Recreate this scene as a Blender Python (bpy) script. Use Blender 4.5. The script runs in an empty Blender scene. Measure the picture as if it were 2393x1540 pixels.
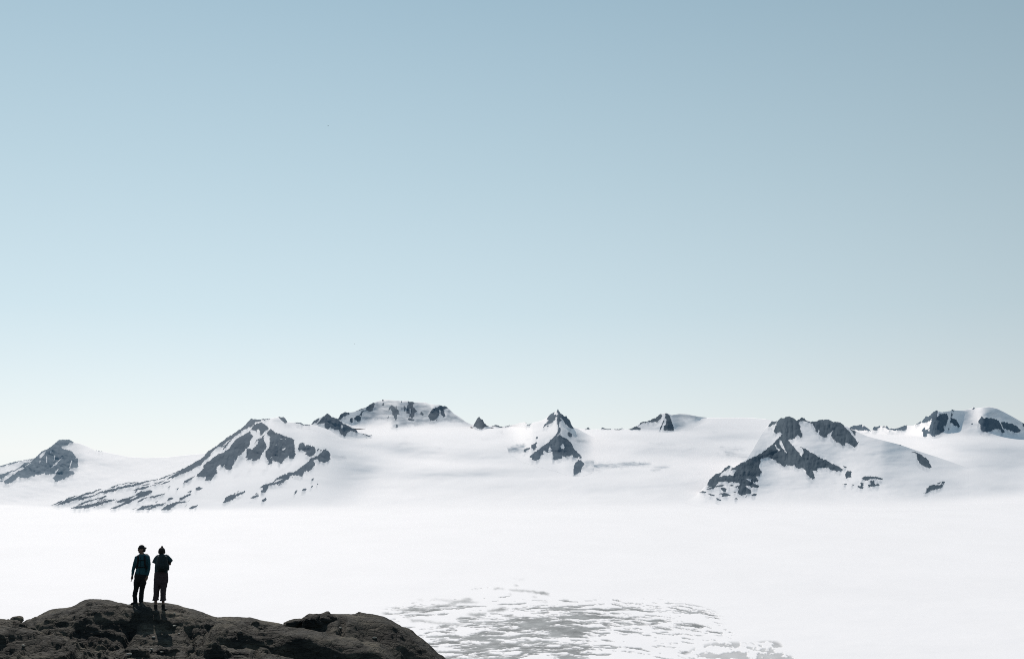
import bpy, bmesh, math, random
import numpy as np
from mathutils import Vector, Matrix

scene = bpy.context.scene
COL = scene.collection
random.seed(4)
F, CU, HV = 3170.0, 1512.0, 1330.0        # focal length, principal column and horizon row, in photo pixels

# ------------------------------------------------------------------ noise
_T = np.random.default_rng(11).random((256, 256))
def vnoise(x, y):
    x = np.asarray(x, float); y = np.asarray(y, float)
    x0 = np.floor(x).astype(int); y0 = np.floor(y).astype(int)
    fx = x - x0; fy = y - y0
    fx = fx * fx * fx * (fx * (fx * 6 - 15) + 10); fy = fy * fy * fy * (fy * (fy * 6 - 15) + 10)
    a = _T[y0 & 255, x0 & 255]; b = _T[y0 & 255, (x0 + 1) & 255]
    c = _T[(y0 + 1) & 255, x0 & 255]; d = _T[(y0 + 1) & 255, (x0 + 1) & 255]
    return (a + (b - a) * fx) * (1 - fy) + (c + (d - c) * fx) * fy
def fbm(x, y, o=4, g=0.5, seed=0):         # about -1 .. 1
    s = 0.0; a = 1.0; n = 0.0
    x = np.asarray(x, float) + seed * 17.31; y = np.asarray(y, float) + seed * 9.77
    for i in range(o):
        s = s + a * (vnoise(x, y) * 2 - 1); n += a
        x, y = x * 1.93 + y * 0.55 + 3.1, y * 1.93 - x * 0.55 + 7.7
        a *= g
    return s / n * 1.4
def ridged(x, y, o=4, seed=0):
    s = 0.0; a = 1.0; n = 0.0
    x = np.asarray(x, float) + seed * 13.1; y = np.asarray(y, float) + seed * 5.3
    for i in range(o):
        s = s + a * (1 - np.abs(vnoise(x, y) * 2 - 1)); n += a
        x, y = x * 1.9 + y * 0.6 + 1.7, y * 1.9 - x * 0.6 + 2.9
        a *= 0.5
    return s / n
def sstep(a, b, x):
    t = np.clip((x - a) / (b - a), 0, 1); return t * t * (3 - 2 * t)
def lin(pts, u):
    p = sorted(pts); return np.interp(u, [q[0] for q in p], [q[1] for q in p])

# ------------------------------------------------------------------ outlines read off enlargements of the photo
class View:
    def __init__(s, x0, y0, k): s.x0, s.y0, s.k = x0, y0, k
    def __call__(s, *c): return [(s.x0 + c[i] * s.k, s.y0 + c[i + 1] * s.k) for i in range(0, len(c), 2)]
VA = View(0, 1280, 380/2393); VB = View(560, 1220, 440/2393); VC = View(980, 1160, 480/2393)
VL = View(150, 1370, 460/2393); VD = View(1480, 1190, 360/2393); VE = View(1400, 1200, 720/2393)
VR = View(2050, 1220, 250/1481); VS = View(2260, 1220, 300/2310); VT = View(2400, 1150, 624/2393)
VU = View(2480, 1190, 544/2393); V1 = View(0, 1150, 756/2393); V2 = View(700, 1150, 756/2393); V3 = View(1400, 1150, 756/2393)
VG = View(0, 1740, 700/2393); VH = View(650, 1740, 700/2393); VI = View(1100, 1680, 1300/2393)

def inside(poly, U, V):
    P = np.array(poly); m = np.zeros(U.shape, bool)
    bb = (U >= P[:, 0].min()) & (U <= P[:, 0].max()) & (V >= P[:, 1].min()) & (V <= P[:, 1].max())
    if not bb.any(): return m
    u = U[bb]; v = V[bb]; r = np.zeros(u.shape, bool); n = len(P)
    for i in range(n):
        x1, y1 = P[i]; x2, y2 = P[(i + 1) % n]
        if y1 == y2: continue
        c = ((y1 > v) != (y2 > v)) & (u < (x2 - x1) * (v - y1) / (y2 - y1) + x1)
        r ^= c
    m[bb] = r
    return m

class Paint:                               # a soft map of values over the mountain terrain
    def __init__(s, step, u0=-120, u1=3160, v0=1150, v1=1980):
        s.st, s.u0, s.v0 = step, u0, v0
        s.U, s.V = np.meshgrid(np.arange(u0, u1, step), np.arange(v0, v1, step)); s.A = np.zeros(s.U.shape)
    def poly(s, p, val, mode='max'):
        m = inside(p, s.U, s.V)
        if mode == 'max': s.A[m] = np.maximum(s.A[m], val)
        else: s.A[m] = val
        return s
    def blob(s, u, v, ru, rv, val, tilt=0.0):
        du = s.U - u; dv = s.V - v - du * tilt
        s.A += val * np.exp(-(du / ru) ** 2 - (dv / rv) ** 2); return s
    def blur(s, px, pv=None):
        for ax, r in ((1, px), (0, pv if pv is not None else px)):
            w = int(round(r / s.st))
            if w < 1: continue
            for _ in range(3):
                k = np.ones(2 * w + 1) / (2 * w + 1)
                pad = [(0, 0), (0, 0)]; pad[ax] = (w, w)
                c = np.cumsum(np.pad(s.A, pad, 'edge'), axis=ax)
                if ax == 1: c = np.concatenate([np.zeros((c.shape[0], 1)), c], 1); s.A = (c[:, 2*w+1:] - c[:, :-(2*w+1)]) / (2*w+1)
                else: c = np.concatenate([np.zeros((1, c.shape[1])), c], 0); s.A = (c[2*w+1:, :] - c[:-(2*w+1), :]) / (2*w+1)
        return s
    def at(s, U, V):
        x = np.clip((U - s.u0) / s.st, 0, s.A.shape[1] - 1.001); y = np.clip((V - s.v0) / s.st, 0, s.A.shape[0] - 1.001)
        i = x.astype(int); j = y.astype(int); fx = x - i; fy = y - j
        return (s.A[j, i] * (1 - fx) + s.A[j, i + 1] * fx) * (1 - fy) + (s.A[j + 1, i] * (1 - fx) + s.A[j + 1, i + 1] * fx) * fy

# ------------------------------------------------------------------ scene helpers
def tag(o, label=None, cat=None, group=None, kind=None):
    if label: o['label'] = label
    if cat: o['category'] = cat
    if group: o['group'] = group
    if kind: o['kind'] = kind
    return o
def empty(name, loc):
    o = bpy.data.objects.new(name, None); o.location = loc; o.empty_display_size = 0.2
    COL.objects.link(o); return o
def grid_mesh(name, P, sel, mat, parent=None, attrs=None, smooth=True, origin=None):
    """one object from the chosen cells of a grid of points"""
    nr, nc = P.shape[:2]
    idx = np.arange(nr * nc).reshape(nr, nc)
    q = np.stack([idx[:-1, :-1], idx[1:, :-1], idx[1:, 1:], idx[:-1, 1:]], -1)[sel]
    if len(q) == 0: return None
    used, inv = np.unique(q.ravel(), return_inverse=True)
    pts = P.reshape(-1, 3)[used].astype(np.float64)
    if origin is None: origin = Vector((0, 0, 0))
    pts = pts - np.array(origin)
    me = bpy.data.meshes.new(name)
    me.vertices.add(len(used)); me.vertices.foreach_set('co', pts.astype(np.float32).ravel())
    nf = len(q)
    me.loops.add(nf * 4); me.loops.foreach_set('vertex_index', inv.astype(np.int32).ravel())
    me.polygons.add(nf); me.polygons.foreach_set('loop_start', np.arange(0, nf * 4, 4, dtype=np.int32))
    me.polygons.foreach_set('loop_total', np.full(nf, 4, np.int32))
    me.update(calc_edges=True)
    me.polygons.foreach_set('use_smooth', np.full(nf, smooth, bool))
    for k, a in (attrs or {}).items():
        at = me.attributes.new(k, 'FLOAT', 'POINT'); at.data.foreach_set('value', a.reshape(-1)[used].astype(np.float32))
    me.materials.append(mat)
    o = bpy.data.objects.new(name, me); COL.objects.link(o)
    if parent is not None: o.parent = parent
    else: o.location = origin
    return o

# ------------------------------------------------------------------ materials
def new_mat(name):
    m = bpy.data.materials.new(name); m.use_nodes = True
    nt = m.node_tree; nt.nodes.clear()
    out = nt.nodes.new('ShaderNodeOutputMaterial'); b = nt.nodes.new('ShaderNodeBsdfPrincipled')
    nt.links.new(b.outputs[0], out.inputs[0])
    return m, nt, b
def N(nt, t, **kw):
    n = nt.nodes.new(t)
    for k, v in kw.items():
        if isinstance(v, tuple) and k.startswith('i_'): n.inputs[k[2:].replace('_', ' ')].default_value = v
        elif k.startswith('i_'): n.inputs[k[2:].replace('_', ' ')].default_value = v
        else: setattr(n, k, v)
    return n
def ramp(nt, fac, stops):
    r = nt.nodes.new('ShaderNodeValToRGB'); e = r.color_ramp.elements
    while len(e) < len(stops): e.new(0.5)
    for s, (p, c) in zip(e, stops):
        s.position = p; s.color = (*c, 1) if len(c) == 3 else c
    nt.links.new(fac, r.inputs[0]); return r
def mixc(nt, fac, a, b, mode='MIX'):
    m = nt.nodes.new('ShaderNodeMix'); m.data_type = 'RGBA'; m.blend_type = mode
    for sock, v in ((m.inputs['Factor'], fac), (m.inputs[6], a), (m.inputs[7], b)):
        if hasattr(v, 'links'): nt.links.new(v, sock)
        elif isinstance(v, (int, float)): sock.default_value = v
        else: sock.default_value = (*v, 1)
    return m.outputs[2]
def mathn(nt, op, a, b=0.0, clamp=False):
    m = nt.nodes.new('ShaderNodeMath'); m.operation = op; m.use_clamp = clamp
    for i, v in enumerate((a, b)):
        if hasattr(v, 'links'): nt.links.new(v, m.inputs[i])
        else: m.inputs[i].default_value = v
    return m.outputs[0]
def plain_mat(name, col, rough=0.85, var=0.25, scale=30.0, bump=0.0):
    m, nt, b = new_mat(name)
    tc = N(nt, 'ShaderNodeTexCoord'); nz = N(nt, 'ShaderNodeTexNoise', i_Scale=scale, i_Detail=4.0)
    nt.links.new(tc.outputs['Object'], nz.inputs['Vector'])
    r = ramp(nt, nz.outputs['Fac'], [(0.3, tuple(c * (1 - var) for c in col)), (0.7, tuple(min(1, c * (1 + var)) for c in col))])
    nt.links.new(r.outputs[0], b.inputs['Base Color']); b.inputs['Roughness'].default_value = rough
    b.inputs['Specular IOR Level'].default_value = 0.25
    if bump:
        bp = N(nt, 'ShaderNodeBump', i_Strength=bump, i_Distance=0.01)
        nt.links.new(nz.outputs['Fac'], bp.inputs['Height']); nt.links.new(bp.outputs[0], b.inputs['Normal'])
    return m
def snow_mat():
    m, nt, b = new_mat('snow')
    g = N(nt, 'ShaderNodeNewGeometry'); mp = N(nt, 'ShaderNodeMapping'); mp.inputs['Scale'].default_value = (0.004, 0.0025, 0.012)
    nt.links.new(g.outputs['Position'], mp.inputs['Vector'])
    nz = N(nt, 'ShaderNodeTexNoise', i_Scale=1.0, i_Detail=7.0, i_Roughness=0.62); nt.links.new(mp.outputs[0], nz.inputs['Vector'])
    at = N(nt, 'ShaderNodeAttribute', attribute_name='ice')  # grey weight: bare ice, dirty snow, and slope shade put into the colour
    clean = ramp(nt, nz.outputs['Fac'], [(0.3, (0.875, 0.842, 0.832)), (0.7, (0.912, 0.876, 0.865))])
    mp2 = N(nt, 'ShaderNodeMapping'); mp2.inputs['Scale'].default_value = (0.02, 0.012, 0.06); nt.links.new(g.outputs['Position'], mp2.inputs['Vector'])
    n2 = N(nt, 'ShaderNodeTexNoise', i_Scale=1.0, i_Detail=5.0, i_Roughness=0.65); nt.links.new(mp2.outputs[0], n2.inputs['Vector'])
    ice = ramp(nt, n2.outputs['Fac'], [(0.3, (0.15, 0.20, 0.25)), (0.7, (0.34, 0.40, 0.45))])
    c = mixc(nt, at.outputs['Fac'], clean.outputs[0], ice.outputs[0])
    nt.links.new(c, b.inputs['Base Color']); b.inputs['Roughness'].default_value = 0.8; b.inputs['Specular IOR Level'].default_value = 0.1
    bp = N(nt, 'ShaderNodeBump', i_Strength=0.15, i_Distance=5.0)
    nt.links.new(nz.outputs['Fac'], bp.inputs['Height']); nt.links.new(bp.outputs[0], b.inputs['Normal'])
    return m
def ice_mat():
    m = SNOW.copy(); m.name = 'grey_glacier_ice'; nt = m.node_tree
    for n in nt.nodes:                      # the same snow, with neutral grey ice instead of blue
        if n.type == 'VALTORGB' and n.color_ramp.elements[0].color[0] < 0.3:
            n.color_ramp.elements[0].color = (0.14, 0.145, 0.145, 1); n.color_ramp.elements[1].color = (0.40, 0.405, 0.40, 1)
    return m
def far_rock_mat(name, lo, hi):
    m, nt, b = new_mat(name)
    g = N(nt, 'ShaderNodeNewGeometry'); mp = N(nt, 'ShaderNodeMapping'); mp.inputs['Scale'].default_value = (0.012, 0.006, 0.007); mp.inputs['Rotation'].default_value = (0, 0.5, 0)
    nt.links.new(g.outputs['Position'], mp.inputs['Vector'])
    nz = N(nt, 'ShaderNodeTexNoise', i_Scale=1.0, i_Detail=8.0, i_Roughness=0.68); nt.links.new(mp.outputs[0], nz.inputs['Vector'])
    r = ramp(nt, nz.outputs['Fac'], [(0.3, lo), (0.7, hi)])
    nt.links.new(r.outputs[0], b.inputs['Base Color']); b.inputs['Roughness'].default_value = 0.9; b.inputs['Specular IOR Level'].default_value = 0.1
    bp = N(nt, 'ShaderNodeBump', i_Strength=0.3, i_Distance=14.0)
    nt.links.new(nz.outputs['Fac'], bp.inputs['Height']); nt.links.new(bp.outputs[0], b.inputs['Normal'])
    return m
def near_rock_mat():
    m, nt, b = new_mat('dark_schist')
    g = N(nt, 'ShaderNodeNewGeometry')
    def noise(sc, det, rough, rot=(0, 0, 0), dist=0.0):
        mp = N(nt, 'ShaderNodeMapping'); mp.inputs['Scale'].default_value = sc; mp.inputs['Rotation'].default_value = rot
        nt.links.new(g.outputs['Position'], mp.inputs['Vector'])
        n = N(nt, 'ShaderNodeTexNoise', i_Scale=1.0, i_Detail=det, i_Roughness=rough, i_Distortion=dist); nt.links.new(mp.outputs[0], n.inputs['Vector'])
        return n.outputs['Fac']
    big = noise((0.9, 0.9, 0.9), 5, 0.6, dist=0.6)
    fol = noise((2.2, 1.2, 11.0), 6, 0.65, (0.25, 0.5, 0.2), 0.5)
    fine = noise((22, 22, 30), 6, 0.7)
    spots = noise((9, 9, 9), 3, 0.5)
    c1 = ramp(nt, big, [(0.33, (0.017, 0.016, 0.0145)), (0.5, (0.037, 0.0335, 0.027)), (0.68, (0.088, 0.076, 0.056))]).outputs[0]
    c2 = mixc(nt, 0.75, c1, ramp(nt, fol, [(0.35, (0.3, 0.3, 0.3)), (0.5, (1, 1, 1)), (0.68, (1.75, 1.7, 1.6))]).outputs[0], 'MULTIPLY')
    c3 = mixc(nt, 0.45, c2, ramp(nt, fine, [(0.35, (0.5, 0.5, 0.5)), (0.65, (1.5, 1.5, 1.5))]).outputs[0], 'MULTIPLY')
    sp = ramp(nt, spots, [(0.69, (0, 0, 0)), (0.74, (1, 1, 1))]).outputs[0]
    c4 = mixc(nt, mathn(nt, 'MULTIPLY', sp, 0.35), c3, (0.10, 0.095, 0.085))
    nt.links.new(c4, b.inputs['Base Color']); b.inputs['Roughness'].default_value = 0.85; b.inputs['Specular IOR Level'].default_value = 0.12
    vo = N(nt, 'ShaderNodeTexVoronoi', feature='DISTANCE_TO_EDGE', i_Scale=1.0); mpv = N(nt, 'ShaderNodeMapping'); mpv.inputs['Scale'].default_value = (3.0, 2.0, 6.0); mpv.inputs['Rotation'].default_value = (.3, .5, .4)
    nw = N(nt, 'ShaderNodeTexNoise', i_Scale=2.0, i_Detail=4.0); nt.links.new(g.outputs['Position'], nw.inputs['Vector'])
    wv = nt.nodes.new('ShaderNodeVectorMath'); wv.operation = 'MULTIPLY_ADD'; nt.links.new(nw.outputs['Color'], wv.inputs[0]); wv.inputs[1].default_value = (.5, .5, .5); nt.links.new(g.outputs['Position'], wv.inputs[2])
    nt.links.new(wv.outputs[0], mpv.inputs['Vector']); nt.links.new(mpv.outputs[0], vo.inputs['Vector'])
    crk = ramp(nt, vo.outputs['Distance'], [(0.0, (0, 0, 0)), (0.09, (1, 1, 1))]).outputs[0]
    c4 = mixc(nt, mathn(nt, 'SUBTRACT', 1.0, crk), c4, (0.014, 0.014, 0.014))
    h = mathn(nt, 'ADD', mathn(nt, 'MULTIPLY', fol, 0.8), mathn(nt, 'ADD', mathn(nt, 'MULTIPLY', fine, 0.3), mathn(nt, 'MULTIPLY', crk, 0.25)))
    bp = N(nt, 'ShaderNodeBump', i_Strength=1.0, i_Distance=0.11)
    nt.links.new(h, bp.inputs['Height']); nt.links.new(bp.outputs[0], b.inputs['Normal'])
    return m
SNOW = snow_mat(); ICE = ice_mat(); ROCK = near_rock_mat()
# ------------------------------------------------------------------ mountain outlines: 'top' skyline, 'rock' faces, 'snow' gaps inside them, 'ice' grey ice, dirty snow and painted-in shade of dim slopes
M2 = dict(
 top=[(-200,1488),(0,1489),(60,1491),(150,1491)] + VL(100,588,180,558,330,488,430,478,560,430,770,376,900,363,970,328,1180,280,1350,273,1640,232,1780,178,1960,104,2133,17)
   + VB(150,745,230,690,290,610,390,545,480,480,600,390,720,310,830,245,890,190,950,120,990,88,1040,95,1150,98,1300,83,1410,60,1500,55,1530,75,1570,140,1680,148,1780,148,1830,178,1940,187),
 rock=[
  VB(0,835,150,745,230,690,290,610,390,545,480,480,600,390,720,310,830,240,890,186,950,115,990,82,1040,88,1150,92,1300,78,1290,94,1160,107,1130,135,1060,150,1040,185,960,225,870,265,810,320,720,375,680,410,600,460,540,510,500,545,440,545,390,590,340,650,330,690,230,760,160,850,80,865,0,915,-30,930,-40,850),
  VB(510,540,540,545,590,480,720,380,730,385,640,470,560,570,530,585,560,530,600,475),
  VB(400,720,470,640,460,670,410,720),
  VB(1040,190,1100,165,1150,140,1190,165,1240,195,1275,240,1245,270,1200,290,1180,320,1150,370,1135,350,1135,300,1110,260,1075,265,1080,300,1060,280,1000,270,960,285,1000,225),
  VB(215,850,300,775,400,700,460,660,560,620,620,570,700,470,760,410,830,370,900,320,980,290,975,320,1000,345,1020,380,990,410,970,450,965,500,940,550,900,580,880,610,830,650,790,690,770,680,760,730,730,780,720,740,720,800,690,850,690,890,640,915,600,905,570,890,555,830,545,870,510,850,490,830,440,850,430,900,440,960,400,990,350,1070,300,1080,250,1075,265,1030,230,1020,110,1015,130,970,230,880),
  VB(930,560,985,565,990,590,1040,545,1070,520,1090,490,1110,450,1090,440,1060,480,1045,510,1040,490,1060,450,1100,410,1150,400,1190,360,1210,340,1200,370,1190,420,1210,460,1240,500,1240,540,1220,590,1190,625,1160,650,1140,700,1130,730,1080,745,1040,775,1000,760,1010,730,975,740,920,750,930,720,885,715,905,680,910,610),
  VB(1300,255,1330,275,1390,315,1480,345,1560,385,1610,390,1680,425,1685,500,1690,600,1705,660,1690,690,1650,735,1600,730,1600,680,1580,690,1520,750,1490,800,1450,810,1430,780,1390,770,1350,770,1335,740,1320,700,1290,710,1280,760,1270,750,1245,740,1220,690,1215,640,1230,600,1260,560,1290,530,1280,480,1290,430,1285,370,1250,340,1235,330,1260,290),
  VB(1250,760,1290,715,1320,710,1335,760,1335,800,1290,820,1245,820,1280,790),
  VB(1760,490,1800,470,1845,490,1850,530,1900,510,1950,520,1955,545,1990,530,2020,550,2025,600,2000,660,1960,700,1920,700,1890,680,1855,665,1880,620,1840,610,1820,595,1770,600,1745,580),
  VB(2045,605,2060,575,2085,565,2070,600), VB(2090,602,2105,578,2130,590,2112,607),
  VB(2185,575,2230,610,2260,660,2260,740,2230,770,2160,790,2110,780,2085,800,2070,770,2060,740,2030,735,1990,760,2010,800,2010,840,1980,870,1970,900,1900,930,1880,920,1845,940,1830,990,1790,1015,1760,1000,1650,990,1600,1020,1590,1075,1540,1080,1510,1120,1400,1140,1330,1150,1280,1160,1250,1210,1210,1270,1160,1280,1135,1260,1170,1230,1180,1200,1150,1190,1115,1190,1200,1140,1310,1115,1400,1050,1480,1000,1580,955,1680,940,1760,890,1850,820,1900,770,1960,720,2050,680,2120,630,2150,590),
  VB(1420,1168,1440,1138,1480,1140,1440,1158), VB(1640,1050,1645,1025,1660,1040), VB(1155,1400,1165,1385,1215,1355,1240,1375,1225,1405,1180,1425),
  VB(975,1360,1050,1320,1110,1310,1105,1335,1010,1370), VB(1045,1300,1075,1280,1115,1290,1080,1302), VB(1805,1240,1815,1220,1860,1203,1885,1220,1860,1242),
  VB(1675,1300,1690,1260,1710,1235,1730,1232,1725,1265,1690,1300), VB(1940,1188,1960,1165,1990,1162,1970,1185), VB(1950,1085,1965,1050,2000,1035,1990,1065,1965,1082), VB(2035,1135,2050,1122,2068,1135,2050,1150),
  VB(520,1440,565,1400,570,1365,620,1325,700,1300,730,1285,735,1305,780,1285,890,1240,890,1265,820,1305,770,1330,700,1385,620,1410,560,1440),
  VB(90,1215,110,1190,160,1180,210,1200,185,1215,150,1238,110,1238), VB(755,1262,780,1245,790,1252,770,1264), VB(0,1285,0,1245,42,1240,20,1270), VB(0,1075,0,1040,70,1010,50,1045),
  VB(1410,60,1500,50,1530,72,1570,140,1565,155,1530,165,1500,140,1470,100,1450,75), VB(1680,150,1780,144,1830,174,1940,184,1935,194,1820,194,1770,165,1690,158),
  VL(0,633,100,590,170,556,192,562,150,590,60,622),
  VL(80,635,160,590,220,560,240,530,330,488,430,476,340,512,270,548,340,520,420,500,480,465,560,430,640,425,770,376,800,375,740,402,690,422,640,450,560,465,490,490,480,507,540,497,630,487,700,455,760,425,850,400,960,372,1050,350,1180,325,1300,305,1380,275,1480,255,1640,230,1650,242,1540,262,1440,282,1370,310,1300,335,1170,360,1060,378,990,410,880,430,810,470,830,440,760,445,640,500,540,530,440,555,420,540,340,560,260,595,200,610,160,625),
  VL(850,384,910,365,970,328,1180,280,1350,276,1340,292,1180,298,1080,312,1000,342,900,374),
  VL(1650,238,1780,178,1960,103,2133,16,2200,0,2320,0,2310,20,2230,45,2160,90,2060,140,2005,155,1960,180,1880,215,1770,238,1830,195,1970,122,1900,142,1700,237),
  VL(1580,300,1660,275,1750,248,1740,262,1670,290,1600,305), VL(1690,305,1750,275,1840,250,1830,265,1750,300,1700,312), VL(1395,325,1450,308,1530,298,1510,312,1420,332),
  VL(1255,410,1300,378,1380,360,1440,345,1510,332,1505,348,1600,320,1700,295,1620,325,1540,345,1470,360,1420,395,1350,395,1290,430,1310,400),
  VL(1200,500,1300,475,1340,440,1400,415,1430,415,1560,400,1555,430,1490,465,1530,455,1500,475,1400,510,1330,525,1250,570,1200,605,1090,640,1020,670,960,692,910,692,960,665,1060,620,1140,580,1110,575,1010,600,1015,582,985,585,1060,545,1200,515),
  VL(1320,575,1370,545,1450,515,1550,495,1640,470,1760,450,1740,465,1670,490,1580,520,1550,512,1490,510,1400,560,1350,575),
  VL(390,650,460,605,560,560,640,545,740,515,860,478,865,490,800,530,700,560,760,520,650,560,560,590,480,625,420,642),
  VL(300,668,400,650,480,640,560,620,690,600,720,575,780,555,880,530,860,545,760,580,700,600,780,580,880,550,1010,532,980,550,880,585,800,610,660,655,520,680,380,680),
  VL(755,635,815,618,790,634), VL(1230,699,1330,667,1270,694),
  VL(1290,703,1400,655,1500,635,1680,615,1780,583,1770,600,1700,615,1780,615,1700,640,1620,655,1540,690,1500,705,1450,705,1500,675,1570,655,1500,665,1420,703),
  VL(1690,706,1740,660,1780,630,1880,590,1980,572,2070,575,2140,562,2080,582,1990,600,1920,625,1860,670,1820,706),
  VL(2120,685,2150,655,2260,628,2250,650,2190,680,2140,692), VL(2050,655,2090,630,2085,645), VL(1970,550,1985,510,2060,480,2120,460,2160,458,2120,490,2080,510,2000,555),
  VL(2090,440,2140,410,2175,405,2150,430), VL(1785,560,1800,530,1850,512,1885,520,1860,545), VL(1790,365,1830,335,1845,340,1810,362), VL(1905,380,1970,365,1945,400,1935,385), VL(2030,305,2060,260,2110,225,2220,180,2170,230,2100,275), VL(1600,585,1640,568,1645,580,1615,588)],
 snow=[VB(1490,600,1495,575,1545,550,1530,580), VB(1450,430,1460,415,1495,400,1480,420), VB(1530,425,1560,395,1545,420), VB(1380,525,1400,495,1395,515), VB(1340,1125,1400,1070,1495,1052,1440,1085), VL(1215,532,1250,510,1330,475,1335,490,1260,535,1215,545)],
 ice=[(VB(1280,110,1400,80,1450,80,1480,130,1530,165,1500,190,1330,150),.3),(VB(1560,160,1640,210,1670,240,1580,230,1510,200),.3),(VB(1570,130,1780,170,1820,215,1750,210,1640,185),.3),
  (VB(400,990,440,950,430,1060,340,1075),.6),(VB(690,890,760,760,830,690,910,580,900,640,850,760,770,850,700,890),.45),(VB(880,720,1000,760,1130,740,1200,650,1200,700,1120,780,1000,785),.3),(VB(1440,820,1500,800,1600,690,1600,740,1530,800,1470,840),.5),
  (VB(960,550,1000,400,980,300,1040,280,1080,320,1100,290,1180,290,1150,390,1080,430,1040,540,990,590),.12),(VB(1200,350,1280,350,1270,480,1280,530,1210,600),.12),(VB(910,1000,1000,860,970,960,930,1000),.3),(VB(1130,995,1200,920,1300,840,1250,920,1150,990),.28),(VB(700,1060,800,960,830,920,760,1030),.22),(VB(1410,960,1560,850,1690,690,1600,850,1500,920),.25),
  (V2(880,600,1000,620,1030,650,960,665,900,640),.35)])
M1 = dict(
 top=[(-200,1420)] + VA(-300,690,0,600,60,585,170,550,350,508,500,482,640,460,700,405,760,338,830,296,870,294,970,228,1020,180,1060,145,1100,125,1190,113,1300,116,1340,125,1380,165,1500,185,1600,230,1760,306,1950,338,2120,375,2393,430) + V1(1350,637,1550,632,1700,615,1900,597) + [(640,1337),(700,1345)],
 rock=[VA(65,890,90,870,200,790,330,710,440,650,540,570,590,520,620,480,700,400,760,330,830,288,870,290,900,270,970,220,1020,172,1060,138,1130,118,1190,108,1300,110,1340,122,1375,165,1300,170,1230,225,1140,245,1160,285,1230,295,1330,330,1370,370,1410,430,1400,470,1450,465,1445,560,1465,610,1420,640,1320,650,1280,690,1340,700,1385,725,1375,755,1330,760,1250,820,1150,850,1080,890,1010,895,1020,860,975,830,1020,780,1060,700,1100,650,1040,690,1000,745,920,745,890,770,820,735,720,770,670,760,650,780,560,800,520,830,420,820,380,830,335,805,290,850,200,915,90,930),
  VA(-200,650,0,598,60,580,170,546,350,502,500,476,640,455,620,474,500,497,350,522,240,562,150,607,200,562,60,602,0,622,-200,690),
  VA(-200,790,0,765,110,735,140,715,230,690,330,650,400,590,450,550,540,540,590,505,560,545,520,565,450,640,420,620,350,660,300,690,220,715,160,745,100,795,40,840,0,850,-200,880), VA(-100,890,0,875,90,865,40,890,0,897,-100,920), VA(1760,312,1850,318,1950,338,1860,330)],
 snow=[VA(735,455,740,400,800,345,855,325,835,375,800,410,770,445), VA(920,370,940,340,970,310,945,355), VA(860,420,876,425,874,540,860,540), VA(1010,410,1026,415,1022,480,1002,510), VA(950,635,1040,545,1180,425,1060,565,965,632), VA(1285,640,1325,500,1340,515,1302,640), VA(732,500,748,505,746,550,735,550)],
 ice=[(VA(1470,540,1540,520,1600,600,1480,620),.3),(VA(550,830,700,780,900,770,1000,800,1000,900,850,880,700,920,560,900),.25),(VA(1280,690,1400,660,1460,680,1390,740),.45),(VA(-100,800,100,780,40,850,-100,870),.5),(VA(1250,270,1600,250,1900,400,1500,350),.12)])
M3 = dict(
 top=V2(560,330,600,325,690,325,720,293,770,268,800,255,850,222,880,253,940,273,1000,323,1060,348,1110,373,1140,403,1230,424,1280,424,1330,440),
 bot=V2(560,360,690,370,850,430,1000,480,1140,470,1330,445),
 rock=[V2(685,332,720,290,770,265,800,252,850,215,880,248,940,268,960,292,1000,320,1060,345,1110,370,1138,405,1110,405,1060,390,1030,410,1005,440,965,410,950,375,920,380,870,350,840,380,820,350,815,315,750,322,740,312,690,335), V2(1140,402,1200,416,1235,428,1275,420,1235,440,1190,422)],
 snow=[V2(740,318,775,268,800,255,775,290,755,312), V2(975,330,990,335,985,372,975,360)], ice=[(V2(820,350,860,380,930,390,960,430,880,400),.45),(V2(1000,440,1040,400,1060,400,1030,440),.4)])
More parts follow.
